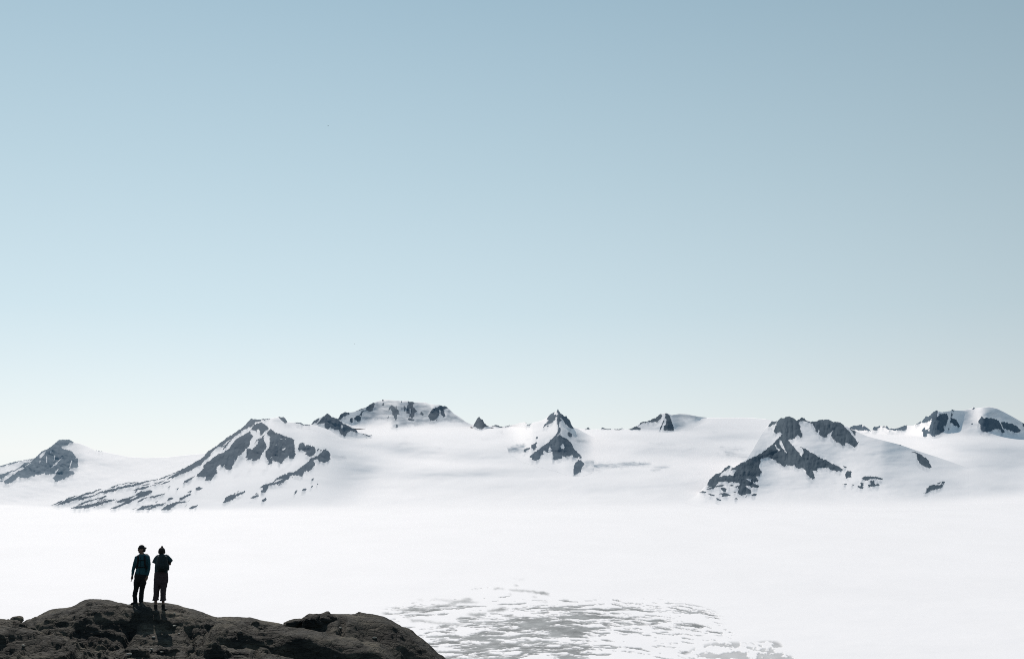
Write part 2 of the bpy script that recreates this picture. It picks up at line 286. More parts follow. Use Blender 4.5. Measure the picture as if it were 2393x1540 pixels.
M7 = dict(
 top=VC(20,440,90,378,130,318,180,292,260,288,330,278,400,243,500,213,560,168,620,143,700,118,750,98,850,103,960,113,1020,120,1100,118,1190,128,1210,138,1380,138,1430,163,1540,178,1590,173,1630,188,1690,203,1750,258,1800,308,1900,368,1960,418,2040,458,2100,480,2160,500),
 bot=VC(20,445,130,460,300,520,600,540,1000,570,1500,560,1900,520,2160,505),
 rock=[VC(80,385,130,310,180,285,250,290,260,320,220,325,215,345,180,350,150,375,120,400,100,395), VC(500,240,530,200,560,162,610,138,635,150,620,200,600,230,600,260,560,275,530,265), VC(735,190,750,150,770,140,770,190), VC(740,95,758,95,760,120,740,132),
  VC(830,245,850,205,885,172,910,200,960,240,985,270,1000,310,960,330,950,400,930,415,920,370,890,320,880,270,870,230,840,265), VC(1055,190,1080,188,1088,230,1072,280,1058,240), VC(935,200,950,195,960,225,942,225),
  VC(1110,122,1190,122,1212,150,1190,175,1200,210,1230,240,1260,285,1220,300,1210,360,1180,370,1140,355,1150,310,1100,300,1095,240,1110,190,1130,165), VC(1110,395,1130,365,1160,375,1215,390,1205,415,1150,410), VC(1300,285,1320,278,1357,315,1345,337,1305,322),
  VC(1410,345,1440,305,1470,240,1550,215,1580,190,1640,182,1690,196,1705,225,1650,245,1660,300,1670,340,1640,350,1600,310,1600,240,1580,250,1590,320,1540,380,1500,405,1450,415,1430,370),
  VC(270,380,300,365,310,400,305,440,280,440,265,400), VC(320,370,350,340,390,330,430,350,425,400,380,430,350,400), VC(400,330,440,270,472,260,440,310,440,340), VC(942,508,948,462,972,470,974,508), VC(340,272,440,235,490,218,440,250,380,262), VC(820,375,835,335,842,345,832,372), VC(1025,240,1032,215,1040,235), VC(1010,120,1030,118,1028,148,1015,145), VC(1535,410,1545,385,1555,400,1548,415)],
 snow=[VC(1146,230,1162,240,1158,300,1144,285)],
 ice=[(VC(430,260,640,150,850,110,1190,130,1430,165,1450,260,1420,340,1500,420,1540,400,1620,370,1640,400,1500,458,1200,470,1000,500,850,410,700,380,440,400),.8),(VC(900,380,1000,330,1100,340,1240,350,1350,420,1200,470,1000,520,880,520),.7),(VC(1700,215,1850,345,2040,465,1900,445,1620,405,1700,330),.8),(VC(640,190,730,180,650,330,570,320),.85)])  # dimness of the steep snow face painted in as grey
M8 = dict(top=VC(2040,495,2085,478,2092,455,2130,395,2145,368,2170,350,2190,382,2225,406,2250,452,2320,497,2380,505), bot=VC(2040,500,2110,540,2200,560,2280,530,2380,512),
 rock=[VC(2084,485,2088,450,2128,392,2142,362,2170,342,2192,378,2230,402,2255,450,2322,497,2250,503,2230,532,2140,527,2120,505)], snow=[], ice=[(VC(2110,520,2260,510,2230,545,2140,545),.4)])
M5 = dict(
 top=VD(0,472,100,450,200,430,280,418,350,393,450,372,500,392,520,425,600,398,630,380,700,368,780,348,880,298,940,238,1000,190,1040,176,1095,155,1106,122,1113,112,1122,128,1130,148,1170,198,1240,248,1280,258,1300,298,1350,343,1375,410,1420,478,1500,500,1600,560,1750,640,1900,720,2100,800,2393,900),
 bot=VD(0,480,150,1000,400,1150,700,1250,1100,1350,1350,1440,1600,1440,1900,1330,2200,1100,2393,905),
 rock=[VD(1113,106,1130,144,1170,192,1240,242,1284,252,1305,294,1356,340,1380,412,1355,400,1380,440,1424,485,1390,500,1330,470,1300,440,1270,430,1250,390,1220,340,1180,295,1160,300,1200,340,1170,365,1145,375,1140,420,1130,470,1175,490,1170,530,1160,560,1150,590,1100,640,1130,640,1165,605,1185,650,1240,690,1290,700,1340,750,1380,800,1430,900,1500,960,1550,1020,1600,1065,1540,1090,1545,1050,1500,1090,1410,1060,1400,1020,1370,1040,1310,1055,1260,1060,1210,1040,1200,1085,1130,1095,1080,1120,1030,1120,1010,1100,1025,1040,1000,1010,1010,970,980,940,960,960,900,950,870,960,840,920,820,950,830,1000,780,1030,770,1080,720,1120,640,1128,600,1115,610,1085,580,1080,560,1050,620,990,700,930,780,875,880,800,1000,690,1060,630,1110,560,1125,480,1110,440,1100,370,1095,310,1110,270,1070,240,1045,240,1040,235,1100,225,1130,220,1100,180,1092,150),
  VD(1040,172,1040,235,1120,240,1120,260,1070,280,1060,320,1020,370,960,400,910,420,880,450,835,485,825,470,860,410,930,340,935,325,890,320,940,240,990,186), VD(885,462,900,438,932,433,922,462), VD(678,702,690,668,722,653,716,697),
  VD(585,885,590,840,630,800,690,755,697,790,680,830,700,865,690,890,640,930,630,905), VD(440,960,440,910,480,890,560,868,565,900,500,925,490,965), VD(1300,600,1320,565,1350,570,1390,610,1390,660,1350,670,1310,630),
  VD(1515,1110,1560,1130,1620,1160,1635,1200,1600,1260,1560,1350,1490,1380,1430,1410,1420,1300,1440,1200,1480,1150), VD(445,368,500,396,560,405,612,392,560,432,515,440,498,405)],
 snow=[VD(1165,840,1190,815,1220,800,1230,840,1245,860,1230,890,1190,905,1175,870), VD(920,950,940,890,965,840,972,890,1000,910,960,960)],
 ice=[(VD(50,890,160,880,240,840,330,820,480,800,490,850,440,900,440,970,300,980,160,960,40,940),.9),(VD(1190,560,1220,510,1400,540,1500,620,1440,700,1450,750,1350,730,1240,690,1195,640),.22),(VD(1450,740,1530,680,1600,720,1760,750,1700,790,1560,780),.8),(VD(1410,640,1500,590,1520,640,1440,700),.4),
  (VD(1630,1150,1700,1135,1800,1130,1850,1160,1760,1200,1700,1280,1600,1340,1520,1390,1480,1390,1560,1340,1610,1240),.75),(VD(1760,1150,1850,1155,2030,1148,2200,1160,2393,1180,2393,1255,2200,1262,2050,1262,1900,1220,1780,1210),.9),(VD(1640,1330,1800,1210,1980,1290,1960,1320,1760,1370),.5),(VD(520,470,640,455,780,400,860,350,780,420,640,470),.25),(VD(480,740,495,680,520,720,590,705,520,740),.25),(VD(830,1080,1000,960,1000,1010,900,1060),.3),(VD(480,1000,640,920,560,1000),.2),(VD(1220,350,1260,420,1400,510,1320,480,1240,440),.4)])
M6 = dict(top=VE(1500,228,1520,221,1590,193,1650,153,1700,143,1780,108,1840,70,1870,63,1900,66,1940,84,2010,72,2080,74,2150,88,2220,102,2300,110), bot=VE(1500,232,1700,245,1900,255,2100,230,2300,135),
 rock=[VE(1516,224,1590,192,1602,200,1640,215,1630,230), VE(1600,194,1650,150,1700,143,1780,103,1840,66,1852,88,1820,130,1800,148,1700,155,1650,165), VE(1876,75,1900,62,1922,100,1945,160,1966,220,1960,236,1870,236,1855,215,1880,170,1890,130,1875,110), VE(1820,222,1840,180,1858,135,1868,140,1847,190,1832,227)],
 snow=[], ice=[(VE(1920,85,2080,74,2220,103,2170,125,2050,112,1960,112),.6),(VE(1950,100,2060,130,2080,200,1990,230,1970,200),.3),(VE(1600,205,1660,165,1800,160,1760,210,1640,220),.15)])  # grey below the top is shade painted into the snow colour
M4 = dict(
 top=[(2020,1482),(2058,1462),(2075,1442)] + VR(225,1240,270,1155,370,1060,470,1035,540,955,600,916,635,916,700,955,820,868) + [(2206,1354),(2226,1322),(2245,1288),(2260,1264)] + VS(75,262,150,192,270,178,300,162,360,104,430,106,470,80,560,74,630,92,680,142,720,156,790,130,820,104,890,108,910,157,1030,190,1140,186,1230,141,1330,136,1440,144,1540,191,1700,211,1800,286,1880,312,2000,380,2060,405,2150,450,2310,520) + VT(700,550,980,620,1180,690,1400,760,1660,850,1900,950,2393,1120) + [(3160,1500)],
 bot=[(2020,1484),(2040,1490),(2100,1500),(2300,1508),(2700,1508),(3000,1500),(3160,1502)],
 rock=[VS(190,430,200,380,240,275,275,195,300,158,360,100,430,102,470,76,560,70,630,88,680,138,720,152,790,126,820,100,890,104,910,153,1030,190,1140,186,1230,137,1330,132,1440,140,1540,187,1700,207,1800,286,1860,370,1920,420,1980,500,2050,580,2110,680,2080,740,2020,775,1970,740,1900,690,1860,660,1820,690,1810,735,1750,730,1690,680,1620,660,1580,630,1550,580,1490,500,1540,400,1510,420,1420,500,1400,550,1320,550,1270,520,1230,460,1225,370,1205,380,1185,440,1140,390,1110,310,1070,250,1000,205,900,185,800,185,740,240,780,280,830,320,790,330,800,390,860,500,850,540,790,560,740,480,700,530,680,570,620,600,560,590,530,600,540,640,600,710,700,820,820,975,870,910,865,820,740,735,860,790,930,810,1000,870,1150,950,1250,1020,1400,1070,1520,1140,1640,1190,1770,1275,1710,1330,1600,1310,1500,1290,1450,1230,1380,1240,1340,1250,1190,1240,1185,1315,1140,1310,1080,1300,1110,1400,1130,1480,1080,1500,990,1440,940,1380,930,1320,890,1290,850,1240,770,1260,690,1220,670,1190,600,1190,560,1190,470,1180,440,1205,400,1190,300,1130,200,1070,130,1030,70,985,30,1005,0,1020)
   + VR(1165,795,1165,860,1130,915,1150,970,1200,1030,1155,1050,1155,1105,1070,1105,1130,1180,1110,1200,1020,1200,1130,1275,1110,1305,1020,1290,930,1270,890,1255,920,1290,990,1340,1010,1380,960,1410,820,1440,760,1390,785,1330,760,1300,690,1290,780,1270,800,1240,770,1210,660,1210,590,1215,580,1190,500,1195,430,1205,400,1230,380,1260,520,1250,480,1280,400,1280,310,1320,230,1340,220,1325,320,1285,220,1295,270,1255,230,1255,222,1240,265,1150,365,1055,470,1030,540,950,600,910,638,915,620,960,540,1010,475,1050,440,1105,560,1090,690,1085,690,1050,740,995,700,990,630,1000,640,980,820,868,930,823,1090,738,1210,673)
   + VS(0,835,180,685,310,545,390,460,330,430,270,440,250,470),
  VS(65,280,75,258,150,188,270,175,275,200,170,270,90,302), VS(1815,1390,1840,1330,1890,1305,1960,1330,1945,1380,1955,1465,1840,1470,1825,1420), VS(1768,1195,1850,1222,1845,1252,1790,1228), VS(1900,320,1980,366,2060,396,2075,430,2040,430,2060,500,2020,470,1970,400),
  VT(1115,700,1160,705,1240,740,1310,800,1352,887,1290,880,1210,840,1175,770,1180,730), VT(1250,1167,1285,1150,1285,1115,1340,1085,1390,1078,1485,1073,1470,1107,1400,1130,1340,1142,1300,1167), VT(1403,1055,1445,1046,1442,1064), VT(1455,1062,1463,1038,1497,1043,1490,1067),
  VT(555,1005,590,980,680,985,740,988,797,1010,790,1025,700,1007,650,1012,610,1032,575,1022), VT(625,1080,660,1060,648,1030,697,1028,700,1060,720,1075,745,1058,762,1080,740,1104,720,1085,690,1102,660,1097,635,1102), VT(538,1040,572,1060,577,1085,552,1095,577,1110,555,1122,500,1100,550,1085), VT(440,1073,477,1078,455,1090), VT(338,1077,385,1062,382,1077), VT(980,627,1000,615,998,634),
  VR(90,1372,150,1360,220,1375,190,1397,130,1392), VR(238,1403,300,1413,362,1430,355,1447,290,1437), VR(378,1478,410,1483,477,1515,460,1529,400,1507), VR(460,1300,500,1290,570,1325,545,1380,510,1370,470,1325), VR(428,1415,470,1393,540,1388,590,1405,647,1437,580,1452,480,1457,490,1420), VR(608,1272,650,1243,692,1265,680,1282), VR(998,1420,1050,1398,1097,1415,1080,1442,1010,1447), VR(683,1383,732,1383,725,1402), VR(703,1502,740,1468,772,1507,735,1502), VR(886,1462,915,1446,912,1474)],
 snow=[VS(330,620,360,620,400,700,440,800,492,890,480,912,430,840,350,740,320,680), VS(208,720,240,712,262,770,342,820,320,857,270,820), VR(903,1150,940,1138,1002,1155,990,1192,940,1170)],
 ice=[(VS(720,400,860,440,860,540,800,610,700,560),.4),(VS(540,650,740,740,860,820,860,910,820,960),.15),(VS(1810,740,1860,660,1960,740,1900,760),.45),(VS(700,190,1000,210,1120,340,800,330),.12),(VS(940,1400,1000,1440,1080,1500,1000,1480),.4),(VS(320,680,400,780,350,740),.3)])
M9 = dict(
 top=VU(40,340,110,316,180,286,230,292,290,281,330,298,370,328,400,352,420,350,445,305,490,305,520,298,560,300,610,296,650,331,740,331,780,311,830,296,870,286,885,292,960,290,1050,238,1060,245,1120,166,1150,180,1190,136,1250,91,1280,102,1320,118,1440,100,1455,84,1495,92,1600,95,1715,72,1740,56,1760,66,1830,60,1940,48,2040,68,2120,108,2250,178,2350,238,2393,268,2700,420),
 bot=VU(40,380,400,400,800,430,1200,460,1700,470,2393,480,2700,440),
 rock=[VU(1060,258,1062,240,1120,160,1150,175,1190,132,1250,86,1275,100,1265,170,1280,180,1300,140,1390,140,1415,190,1400,240,1380,290,1350,300,1355,370,1300,400,1240,430,1200,430,1170,395,1130,400,1130,435,1080,435,1080,390,1065,350,1110,305,1110,350,1160,330,1180,290,1200,205,1150,240,1080,260),
  VU(1435,260,1435,190,1470,205,1520,220,1560,300,1550,325,1520,290,1480,290,1470,260), VU(1440,168,1450,125,1467,145,1462,182), VU(1450,80,1498,88,1472,114), VU(1403,352,1415,310,1427,332),
  VU(1800,240,1820,210,1840,170,1870,195,1950,190,2030,210,2080,250,2100,300,2145,377,2110,384,2080,340,2040,335,1990,345,1950,370,1880,377,1840,360,1820,310,1830,290,1797,260), VU(2093,233,2150,255,2230,268,2310,300,2352,350,2330,382,2270,377,2200,350,2130,335,2105,280), VU(2376,250,2450,300,2450,330,2380,300), VU(1716,76,1742,50,1764,62,1740,80), VU(1708,284,1718,250,1726,278),
  VU(100,325,180,280,225,292,240,284,292,276,300,320,310,293,355,315,408,357,300,357,220,352), VU(425,354,443,302,490,302,530,295,522,320,490,330,490,357), VU(582,312,612,290,652,328,740,328,780,307,830,292,874,282,878,320,850,352,700,354,640,352), VU(970,287,1052,232,1056,262), VU(550,312,577,292,584,317)],
 snow=[VU(1145,345,1165,335,1168,365,1150,368)],
 ice=[(VU(1300,120,1440,105,1430,180,1390,135),.3),(VU(1500,130,1600,105,1870,90,1890,180,1800,200,1780,300,1560,300),.14),(VU(1890,110,2050,80,2250,190,2393,280,2393,330,2300,290,2050,190,1900,180),.3),(VU(1355,290,1440,230,1420,350,1360,380),.35),(VU(1570,260,1640,220,1710,240,1600,290),.25),(VU(690,370,830,375,830,395,720,390),.35)])  # broad grey areas are painted shade on the rounded snow
TINY = [  # far rocky tops that barely show above the icefield
 dict(top=V3(140,350,165,340,200,328,240,340,270,352,300,356), bot=V3(140,358,300,362), rock=[V3(160,345,200,322,245,335,280,356,240,354,200,342)], snow=[], ice=[]),
 dict(top=V3(280,354,330,334,350,345,380,352), bot=V3(280,360,380,360), rock=[V3(280,356,330,330,345,345,300,352)], snow=[], ice=[]),
 dict(top=V3(1035,369,1065,357,1090,369), bot=V3(1035,376,1090,376), rock=[V3(1040,370,1065,350,1088,370,1065,373)], snow=[], ice=[]),
 dict(top=V3(1185,362,1200,356,1240,369,1280,368,1320,370,1360,368,1385,360,1400,368), bot=V3(1185,378,1400,378), rock=[V3(1188,363,1200,350,1240,364,1280,364,1280,374,1240,376), V3(1310,371,1350,370,1388,355,1390,362,1360,378,1315,377)], snow=[], ice=[]),
]
# ------------------------------------------------------------------ the icefield and the mountains as real surfaces, kilometres away
def rad(d): return np.radians(d)
def world(U, V, D):
    return np.stack([(U - CU) / F * D, D, -(V - HV) / F * D], -1)
def warped(U, V):
    a = 1.2 * fbm(U / 11, V / 8, 3, seed=1) + 1.1 * fbm(U / 3.6, V / 3.6, 2, seed=2)
    b = 1.8 * fbm(U / 7, V / 13, 3, seed=3) + 1.5 * fbm(U / 3.0, V / 3.6, 2, seed=4)
    return U + a, V + b
def labels_for(m, U, V):
    """0 = snow, k = k-th rock face; U, V are cell centres"""
    lab = np.zeros(U.shape, int); Uw, Vw = warped(U, V)
    for k, p in enumerate(m['rock'], 1):
        P = np.array(p); small = min(np.ptp(P[:, 0]), np.ptp(P[:, 1])) < 16
        w = 0.45 if small else 0.9
        lab[inside(p, U + (Uw - U) * w, V + (Vw - V) * w)] = k
    for p in m['snow']: lab[inside(p, U + (Uw - U) * .5, V + (Vw - V) * .5)] = 0
    return lab
def rock_paint(m, step=2.0):
    P = Paint(step)
    for p in m['rock']: P.poly(p, 1.0)
    for p in m['snow']: P.poly(p, 0.0, 'set')
    return P
def ice_shade_attr(ms, U, V, fringe=True, rk=None):  # one grey amount for bare ice, dirty snow and painted slope shade
    P = Paint(2.0)
    for m in ms:
        for p, a in m['ice']: P.poly(p, a)
    P.blur(2.5)
    Uw, Vw = warped(U, V)
    a = P.at(Uw + (Uw - U), Vw)
    a = a * (0.78 + 0.5 * fbm(U / 22, V / 7, 4, seed=6))
    if rk is not None:                      # grey, rock-strewn snow just under the cliffs
        near = 0.0
        for dv in (4, 8, 13):
            near = np.maximum(near, rk.at(U + 0.25 * dv, V - dv) * (1 - dv / 20))
        a = np.maximum(a, near * np.clip(0.42 + 0.6 * fbm(U / 7, V / 12, 3, seed=8), 0, 1))
    return np.clip(a, 0, 1)
class Depth:
    """distance of a surface seen at (u, v), found by climbing from an anchor line with a given slope everywhere"""
    def __init__(s, us, v0, v1, slopefn, anchor_v, anchor_D, lat, st=2.0):
        s.us = us; s.vs = np.arange(v0, v1 + st, st); s.st = st
        Ug, Vg = np.meshgrid(us, s.vs); sl = slopefn(Ug, Vg)
        k = (Vg - HV) / F; g = st / F / np.maximum(np.tan(rad(sl)) + k, 0.012)
        L = np.zeros(Vg.shape); L[:-1] = np.cumsum((0.5 * (g[1:] + g[:-1]))[::-1], 0)[::-1]
        La = np.array([np.interp(anchor_v[i], s.vs, L[:, i]) for i in range(len(us))])
        s.D = blur_cols(np.exp(L - La[None, :]) * anchor_D[None, :], us, lat)
    def at(s, V):                           # V has one column for each of us
        y = np.clip((V - s.vs[0]) / s.st, 0, len(s.vs) - 1.001); j = y.astype(int); f = y - j
        c = np.repeat(np.arange(len(s.us))[None, :], V.shape[0], 0)
        return s.D[j, c] * (1 - f) + s.D[j + 1, c] * f
def blur_cols(A, us, px):
    """smooth from side to side, so no column stands apart from its neighbours"""
    st = np.median(np.diff(us)); w = max(1, int(round(px / st)))
    for _ in range(3):
        c = np.cumsum(np.pad(A, ((0, 0), (w + 1, w)), 'edge'), axis=1)
        A = (c[:, 2 * w + 1:] - c[:, :-(2 * w + 1)]) / (2 * w + 1)
    return A
def jag(m, us, top, amp=1.6):
    rk = labels_for(m, us[None, :], (top + 2.5)[None, :])[0] > 0
    k = np.convolve(rk.astype(float), np.ones(3) / 3, 'same')
    return top - k * amp * (0.9 * fbm(us / 9, us * 0 + 3.3, 2, seed=12) + 0.9 * fbm(us / 3.5, us * 0 + 1.3, 2, seed=13))
def add_back(U, V, P, n=3, fall=0.62, step=180.0):
    """carry the skyline over and down the far side"""
    rows = []
    for i in range(n, 0, -1):
        q = P[0].copy(); d = step * i * (1 + 0.8 * i)
        q[:, 0] *= (q[:, 1] + d) / q[:, 1]; q[:, 1] += d; q[:, 2] -= d * fall
        rows.append(q)
    rep = lambda A: np.concatenate([np.repeat(A[:1], n, 0), A], 0)
    return rep(U), rep(V), np.concatenate([np.array(rows), P], 0)

MOUNTAIN_ROCK = {}
def mountain(m, label, U, V, P, lab, ice, rockmat, sel=None):
    """one Empty with a snow_slope and one rock_face mesh for each bare patch"""
    base = P[-1, P.shape[1] // 2] if sel is None else P[np.where(sel.any(1))[0].max(), int(np.median(np.where(sel)[1]))]
    base = Vector(base.tolist())
    e = empty('mountain', base); tag(e, label, 'mountain', 'snowy mountains around the icefield', 'structure')
    on = np.ones(lab.shape, bool) if sel is None else sel
    grid_mesh('snow_slope', P, on & (lab == 0), SNOW, e, {'ice': ice}, origin=base)
    for k in range(1, lab.max() + 1):
        f = on & (lab == k)
        if not f.any(): continue
        grid_mesh('rock_face' if f.sum() > 250 else 'rock_outcrop', P, f, rockmat, e, origin=base)
    return e
def cells(A): return 0.25 * (A[:-1, :-1] + A[1:, :-1] + A[1:, 1:] + A[:-1, 1:])

# ---- the sheet: near snow plain, the big left mountain rising out of it, the far icefield
HG = 300.0
du = 2.0
us = np.concatenate([np.linspace(-1500, -70, 24), np.arange(-60, 3086, du), np.linspace(3100, 4500, 24)])
m2top = lin(M2['top'], us)
far_top = lin([(900, 1255), (918, 1254), (960, 1262), (1060, 1268), (1389, 1253), (1456, 1259), (1560, 1262), (1691, 1262), (1740, 1267), (1858, 1267.5), (1940, 1262), (2000, 1248), (2067, 1233.5), (2150, 1233), (2208, 1233), (2260, 1237), (2300, 1244), (2400, 1262), (2520, 1269), (2600, 1273), (2750, 1280), (3024, 1286), (4500, 1320)], us)
vtop = np.where(us < 917, m2top, far_top)
vtop = jag(M2, us, vtop)
nA, nB, nC = 190, 50, 190
tA = np.linspace(0, 1, nA)[:, None]
vA = vtop[None, :] + tA * (1512 - vtop)[None, :]
vB = np.repeat(np.linspace(1512, 1690, nB + 1)[1:, None], len(us), 1)
vC = np.repeat(np.concatenate([np.linspace(1690, 1962, nC + 1)[1:], [2000, 2150, 2600]])[:, None], len(us), 1)
V = np.concatenate([vA, vB, vC], 0); U = np.repeat(us[None, :], V.shape[0], 0)

SL = Paint(4.0)                              # slope of the far icefield, degrees
SL.A += 4.2
for (u, v, ru, rv, a, tl) in [
    (1330, 1345, 260, 22, 8, 0.10), (1000, 1370, 150, 30, 9, 0.0), (1500, 1400, 420, 16, 4.5, 0.02), (1230, 1325, 160, 14, 5, 0.15), (1500, 1330, 90, 20, 4, 0), (1890, 1330, 200, 16, 7, 0.05),
    (1800, 1290, 160, 8, 4, 0.05), (1300, 1430, 300, 18, 3.5, 0.03), (2150, 1290, 120, 10, 4, 0.0), (1850, 1440, 260, 26, 3.5, 0), (2830, 1325, 260, 12, 6, 0.05), (2900, 1370, 200, 20, 3.5, 0), (2870, 1430, 200, 20, 3, 0),
    (1000, 1314, 90, 8, -4, .2), (1130, 1342, 90, 8, -5, .22), (1260, 1366, 100, 7, -5, .12), (1410, 1375, 120, 7, -4, -.01), (1060, 1378, 110, 22, 5, 0), (1250, 1400, 150, 14, 5, .04), (1450, 1399, 180, 12, 4.5, 0), (1230, 1332, 120, 16, 3, .1), (1700, 1412, 260, 7, -3, 0), (1640, 1440, 400, 10, 2.5, 0), (2000, 1265, 120, 8, 5, 0), (1380, 1290, 160, 10, 2.5, 0)]:
    SL.blob(u, v, ru, rv * 1.35, a * (1.0 if a > 0 else 1.0), tl)
M2REG = [(-60, 1520)] + [(u, v - 12) for u, v in M2['top'] if u > 145] + [(917, 1243), (960, 1262), (1010, 1300), (1045, 1340), (1060, 1380), (1040, 1440), (1000, 1480), (960, 1520)]
RP2 = rock_paint(M2); RPs = rock_paint(M2).blur(9)
MR = Paint(4.0).poly(M2REG, 1.0).blur(34, 22)
edge = lin([(-1500, 1480), (0, 1490), (150, 1496), (230, 1503), (420, 1506), (700, 1506), (900, 1503), (1200, 1500), (2000, 1497), (2400, 1492), (2600, 1488), (2800, 1480), (3024, 1462), (4500, 1440)], us)[None, :]
t = np.clip(MR.at(U, V), 0, 1)
SOFT = lin([(-1500, 1), (640, 1), (900, 2.6), (1300, 3), (3024, 2.4), (4500, 2.4)], us)
below = sstep(-1, 0.6, (V - edge) / (8 * SOFT[None, :]))
def sheet_slope(Ug, Vg):
    tt = np.clip(MR.at(Ug, Vg), 0, 1); e = np.interp(Ug[0], us, edge[0])[None, :]
    bl = sstep(-1, 0.6, (Vg - e) / (8 * np.interp(Ug[0], us, SOFT)[None, :]))
    return (SL.at(Ug, Vg) * (1 - tt) + 12.5 * tt + RPs.at(Ug, Vg) * 9 * tt) * (1 - bl)
def sheet_slope_at(Ug, Vg):
    e = np.interp(Ug[0], us, edge[0])[None, :]
    return SL.at(Ug, Vg) * (1 - sstep(-1, 0.6, (Vg - e) / (8 * np.interp(Ug[0], us, SOFT)[None, :])))
DG = Depth(us, 1205, 1534, sheet_slope, np.full(len(us), 1530.0), np.full(len(us), HG * F / (1530 - HV)), 26)
D = np.where(V < 1530, DG.at(np.minimum(V, 1530)), HG * F / np.maximum(V - HV, 1))
# undulating snow: swells and hollows that lie along the slope, fading to nothing on the flat plain
D = D * (1 + (1 - below) * (1 - 0.65 * t) * (0.0048 * fbm(U / 190, V / 44, 3, seed=21) + 0.0007 * fbm(U / 80, V / 22, 3, seed=22) + 0.0001 * fbm(U / 20, V / 6, 3, seed=24)))
D = np.where(V >= 1512, D * (1 + sstep(1512, 1560, V) * (0.0012 * fbm(U / 260, V / 30, 3, seed=23) + 0.0003 * fbm(U / 60, V / 14, 3, seed=25))), D)
Dsmooth = D.copy()
rkv = RP2.at(U, V)
D = D * (1 + 0.0040 * RPs.at(U, V) * (ridged(U / 26, V / 40, 5, seed=31) - 0.6) * 2)
P = world(U, V, D)
# crevasse field: long ragged cracks of bare grey ice in the near snow
CREV = Paint(3.0)
CREV.poly(VI(60,218,200,190,330,180,480,120,640,100,760,40,900,120,1000,150,1180,165,1330,155,1500,160,1700,195,1830,225,1900,285,1935,330,1950,385,1860,400,1760,430,1650,450,1700,560,200,560,250,400,200,330,140,280), 1.0)
CREV.blur(22, 9)
CR2 = Paint(3.0).poly(VI(1690,480,1750,425,1850,400,1960,395,2060,405,2120,392,2210,392,2235,430,2250,460,2310,490,2340,560,1650,560), 1.0).blur(9, 5)
c1 = CREV.at(U, V); c2 = CR2.at(U, V)
X = P[..., 0]; Y = P[..., 1]
sc = np.clip((V - 1640) / 200, 0.25, 1.6)
Vw = V + 4 * fbm(U / 70, V / 24, 3, seed=40) - 0.00013 * (U - 1600) ** 2 * np.where(U > 1600, 1, .5)
Vw = 200 * np.log(np.maximum(Vw - 1570, 20) / 100)     # cracks look closer together with distance
n1 = fbm(U / 92, Vw / 4.0, 5, 0.6, seed=41)
n2 = fbm(U / 30, Vw / 2.5, 4, 0.55, seed=43)
n3 = fbm(U / 140, Vw / 14, 3, seed=44)
dens = Paint(6.0)
for b in [(1720, 1830, 200, 34, .55, .03), (1560, 1905, 270, 60, .42, 0), (1900, 1812, 170, 18, .42, .10), (1420, 1905, 140, 60, .32, 0), (1850, 1925, 160, 30, .25, 0), (1300, 1795, 130, 7, .25, -.08), (1980, 1850, 120, 22, .3, .15), (1230, 1835, 60, 8, .3, .1)]: dens.blob(*b[:5], b[5])
th = 0.38 - 0.95 * np.clip(dens.at(U, V), 0, 1.0) + 0.5 * sstep(1795, 1745, V) 
nn = 0.8 * n1 + 0.55 * n2 + 0.25 * n3
a1 = sstep(th - 0.07, th + 0.10, nn) * sstep(0.12, 0.45, c1 * (0.8 + 0.4 * n3))
VJ = View(1100, 1680, 650/2393)
ex = Paint(1.5, 1080, 2300, 1690, 1960)
for pts, a in [((220,440,400,428,560,420,640,398,760,383,945,385,800,410,650,416,540,432,700,440,600,474,520,464,400,457),.8),((820,372,880,348,1000,338,1060,343,1175,367,1000,366),.8),((955,322,1060,315,1100,330,1040,337),.7),((1240,457,1320,435,1400,420,1492,432,1420,452,1320,462),.9),((1005,488,1150,478,1245,478,1220,502,1130,518,1080,502),.9),((900,537,960,522,1000,540,960,556),.7),
  ((405,545,520,548,640,568,800,583,1035,588,930,612,820,608,640,584,520,566,420,573),.7),((340,515,400,500,430,515,390,535),.5),((1305,203,1430,212,1430,220,1320,214),1),((1480,218,1600,226,1750,240,1830,242,1930,268,1920,276,1840,270,1740,251,1600,240,1500,230),1),((1530,168,1590,177,1580,184,1550,180),1),((1480,268,1517,272,1500,281),1),((1733,296,1787,301,1760,309),1),((2065,330,2142,343,2100,352),1),((1795,345,1890,350,1900,360,1860,356),.7),((480,330,550,325,540,342),.4),((620,320,740,325,900,345,840,352,700,332),.5),((1070,205,1180,207,1100,213),.3),((1510,100,1700,112,1600,110),.4)]:
    ex.poly(VJ(*pts), a)
ex.blur(1.5); exa = np.where((U > 1090) & (U < 2290) & (V > 1695), ex.at(U + 4 * fbm(U / 9, V / 5, 3, seed=48), V + 1.8 * fbm(U / 8, V / 6, 3, seed=49)), 0)
n4 = fbm(U / 26, V / 16, 4, 0.55, seed=47)
a2 = sstep(-0.16, 0.02, n4 + 0.25 * n2) * sstep(0.25, 0.7, c2) * (0.55 + 0.25 * sstep(2000, 2150, U))
shade = 0.78 + 0.42 * sstep(0.1, 0.6, nn - th)
crev = np.clip(np.maximum(np.maximum(a1 * shade, a2 * 0.75), exa), 0, 1)
P[..., 2] -= 1.1 * np.maximum(a1, a2)

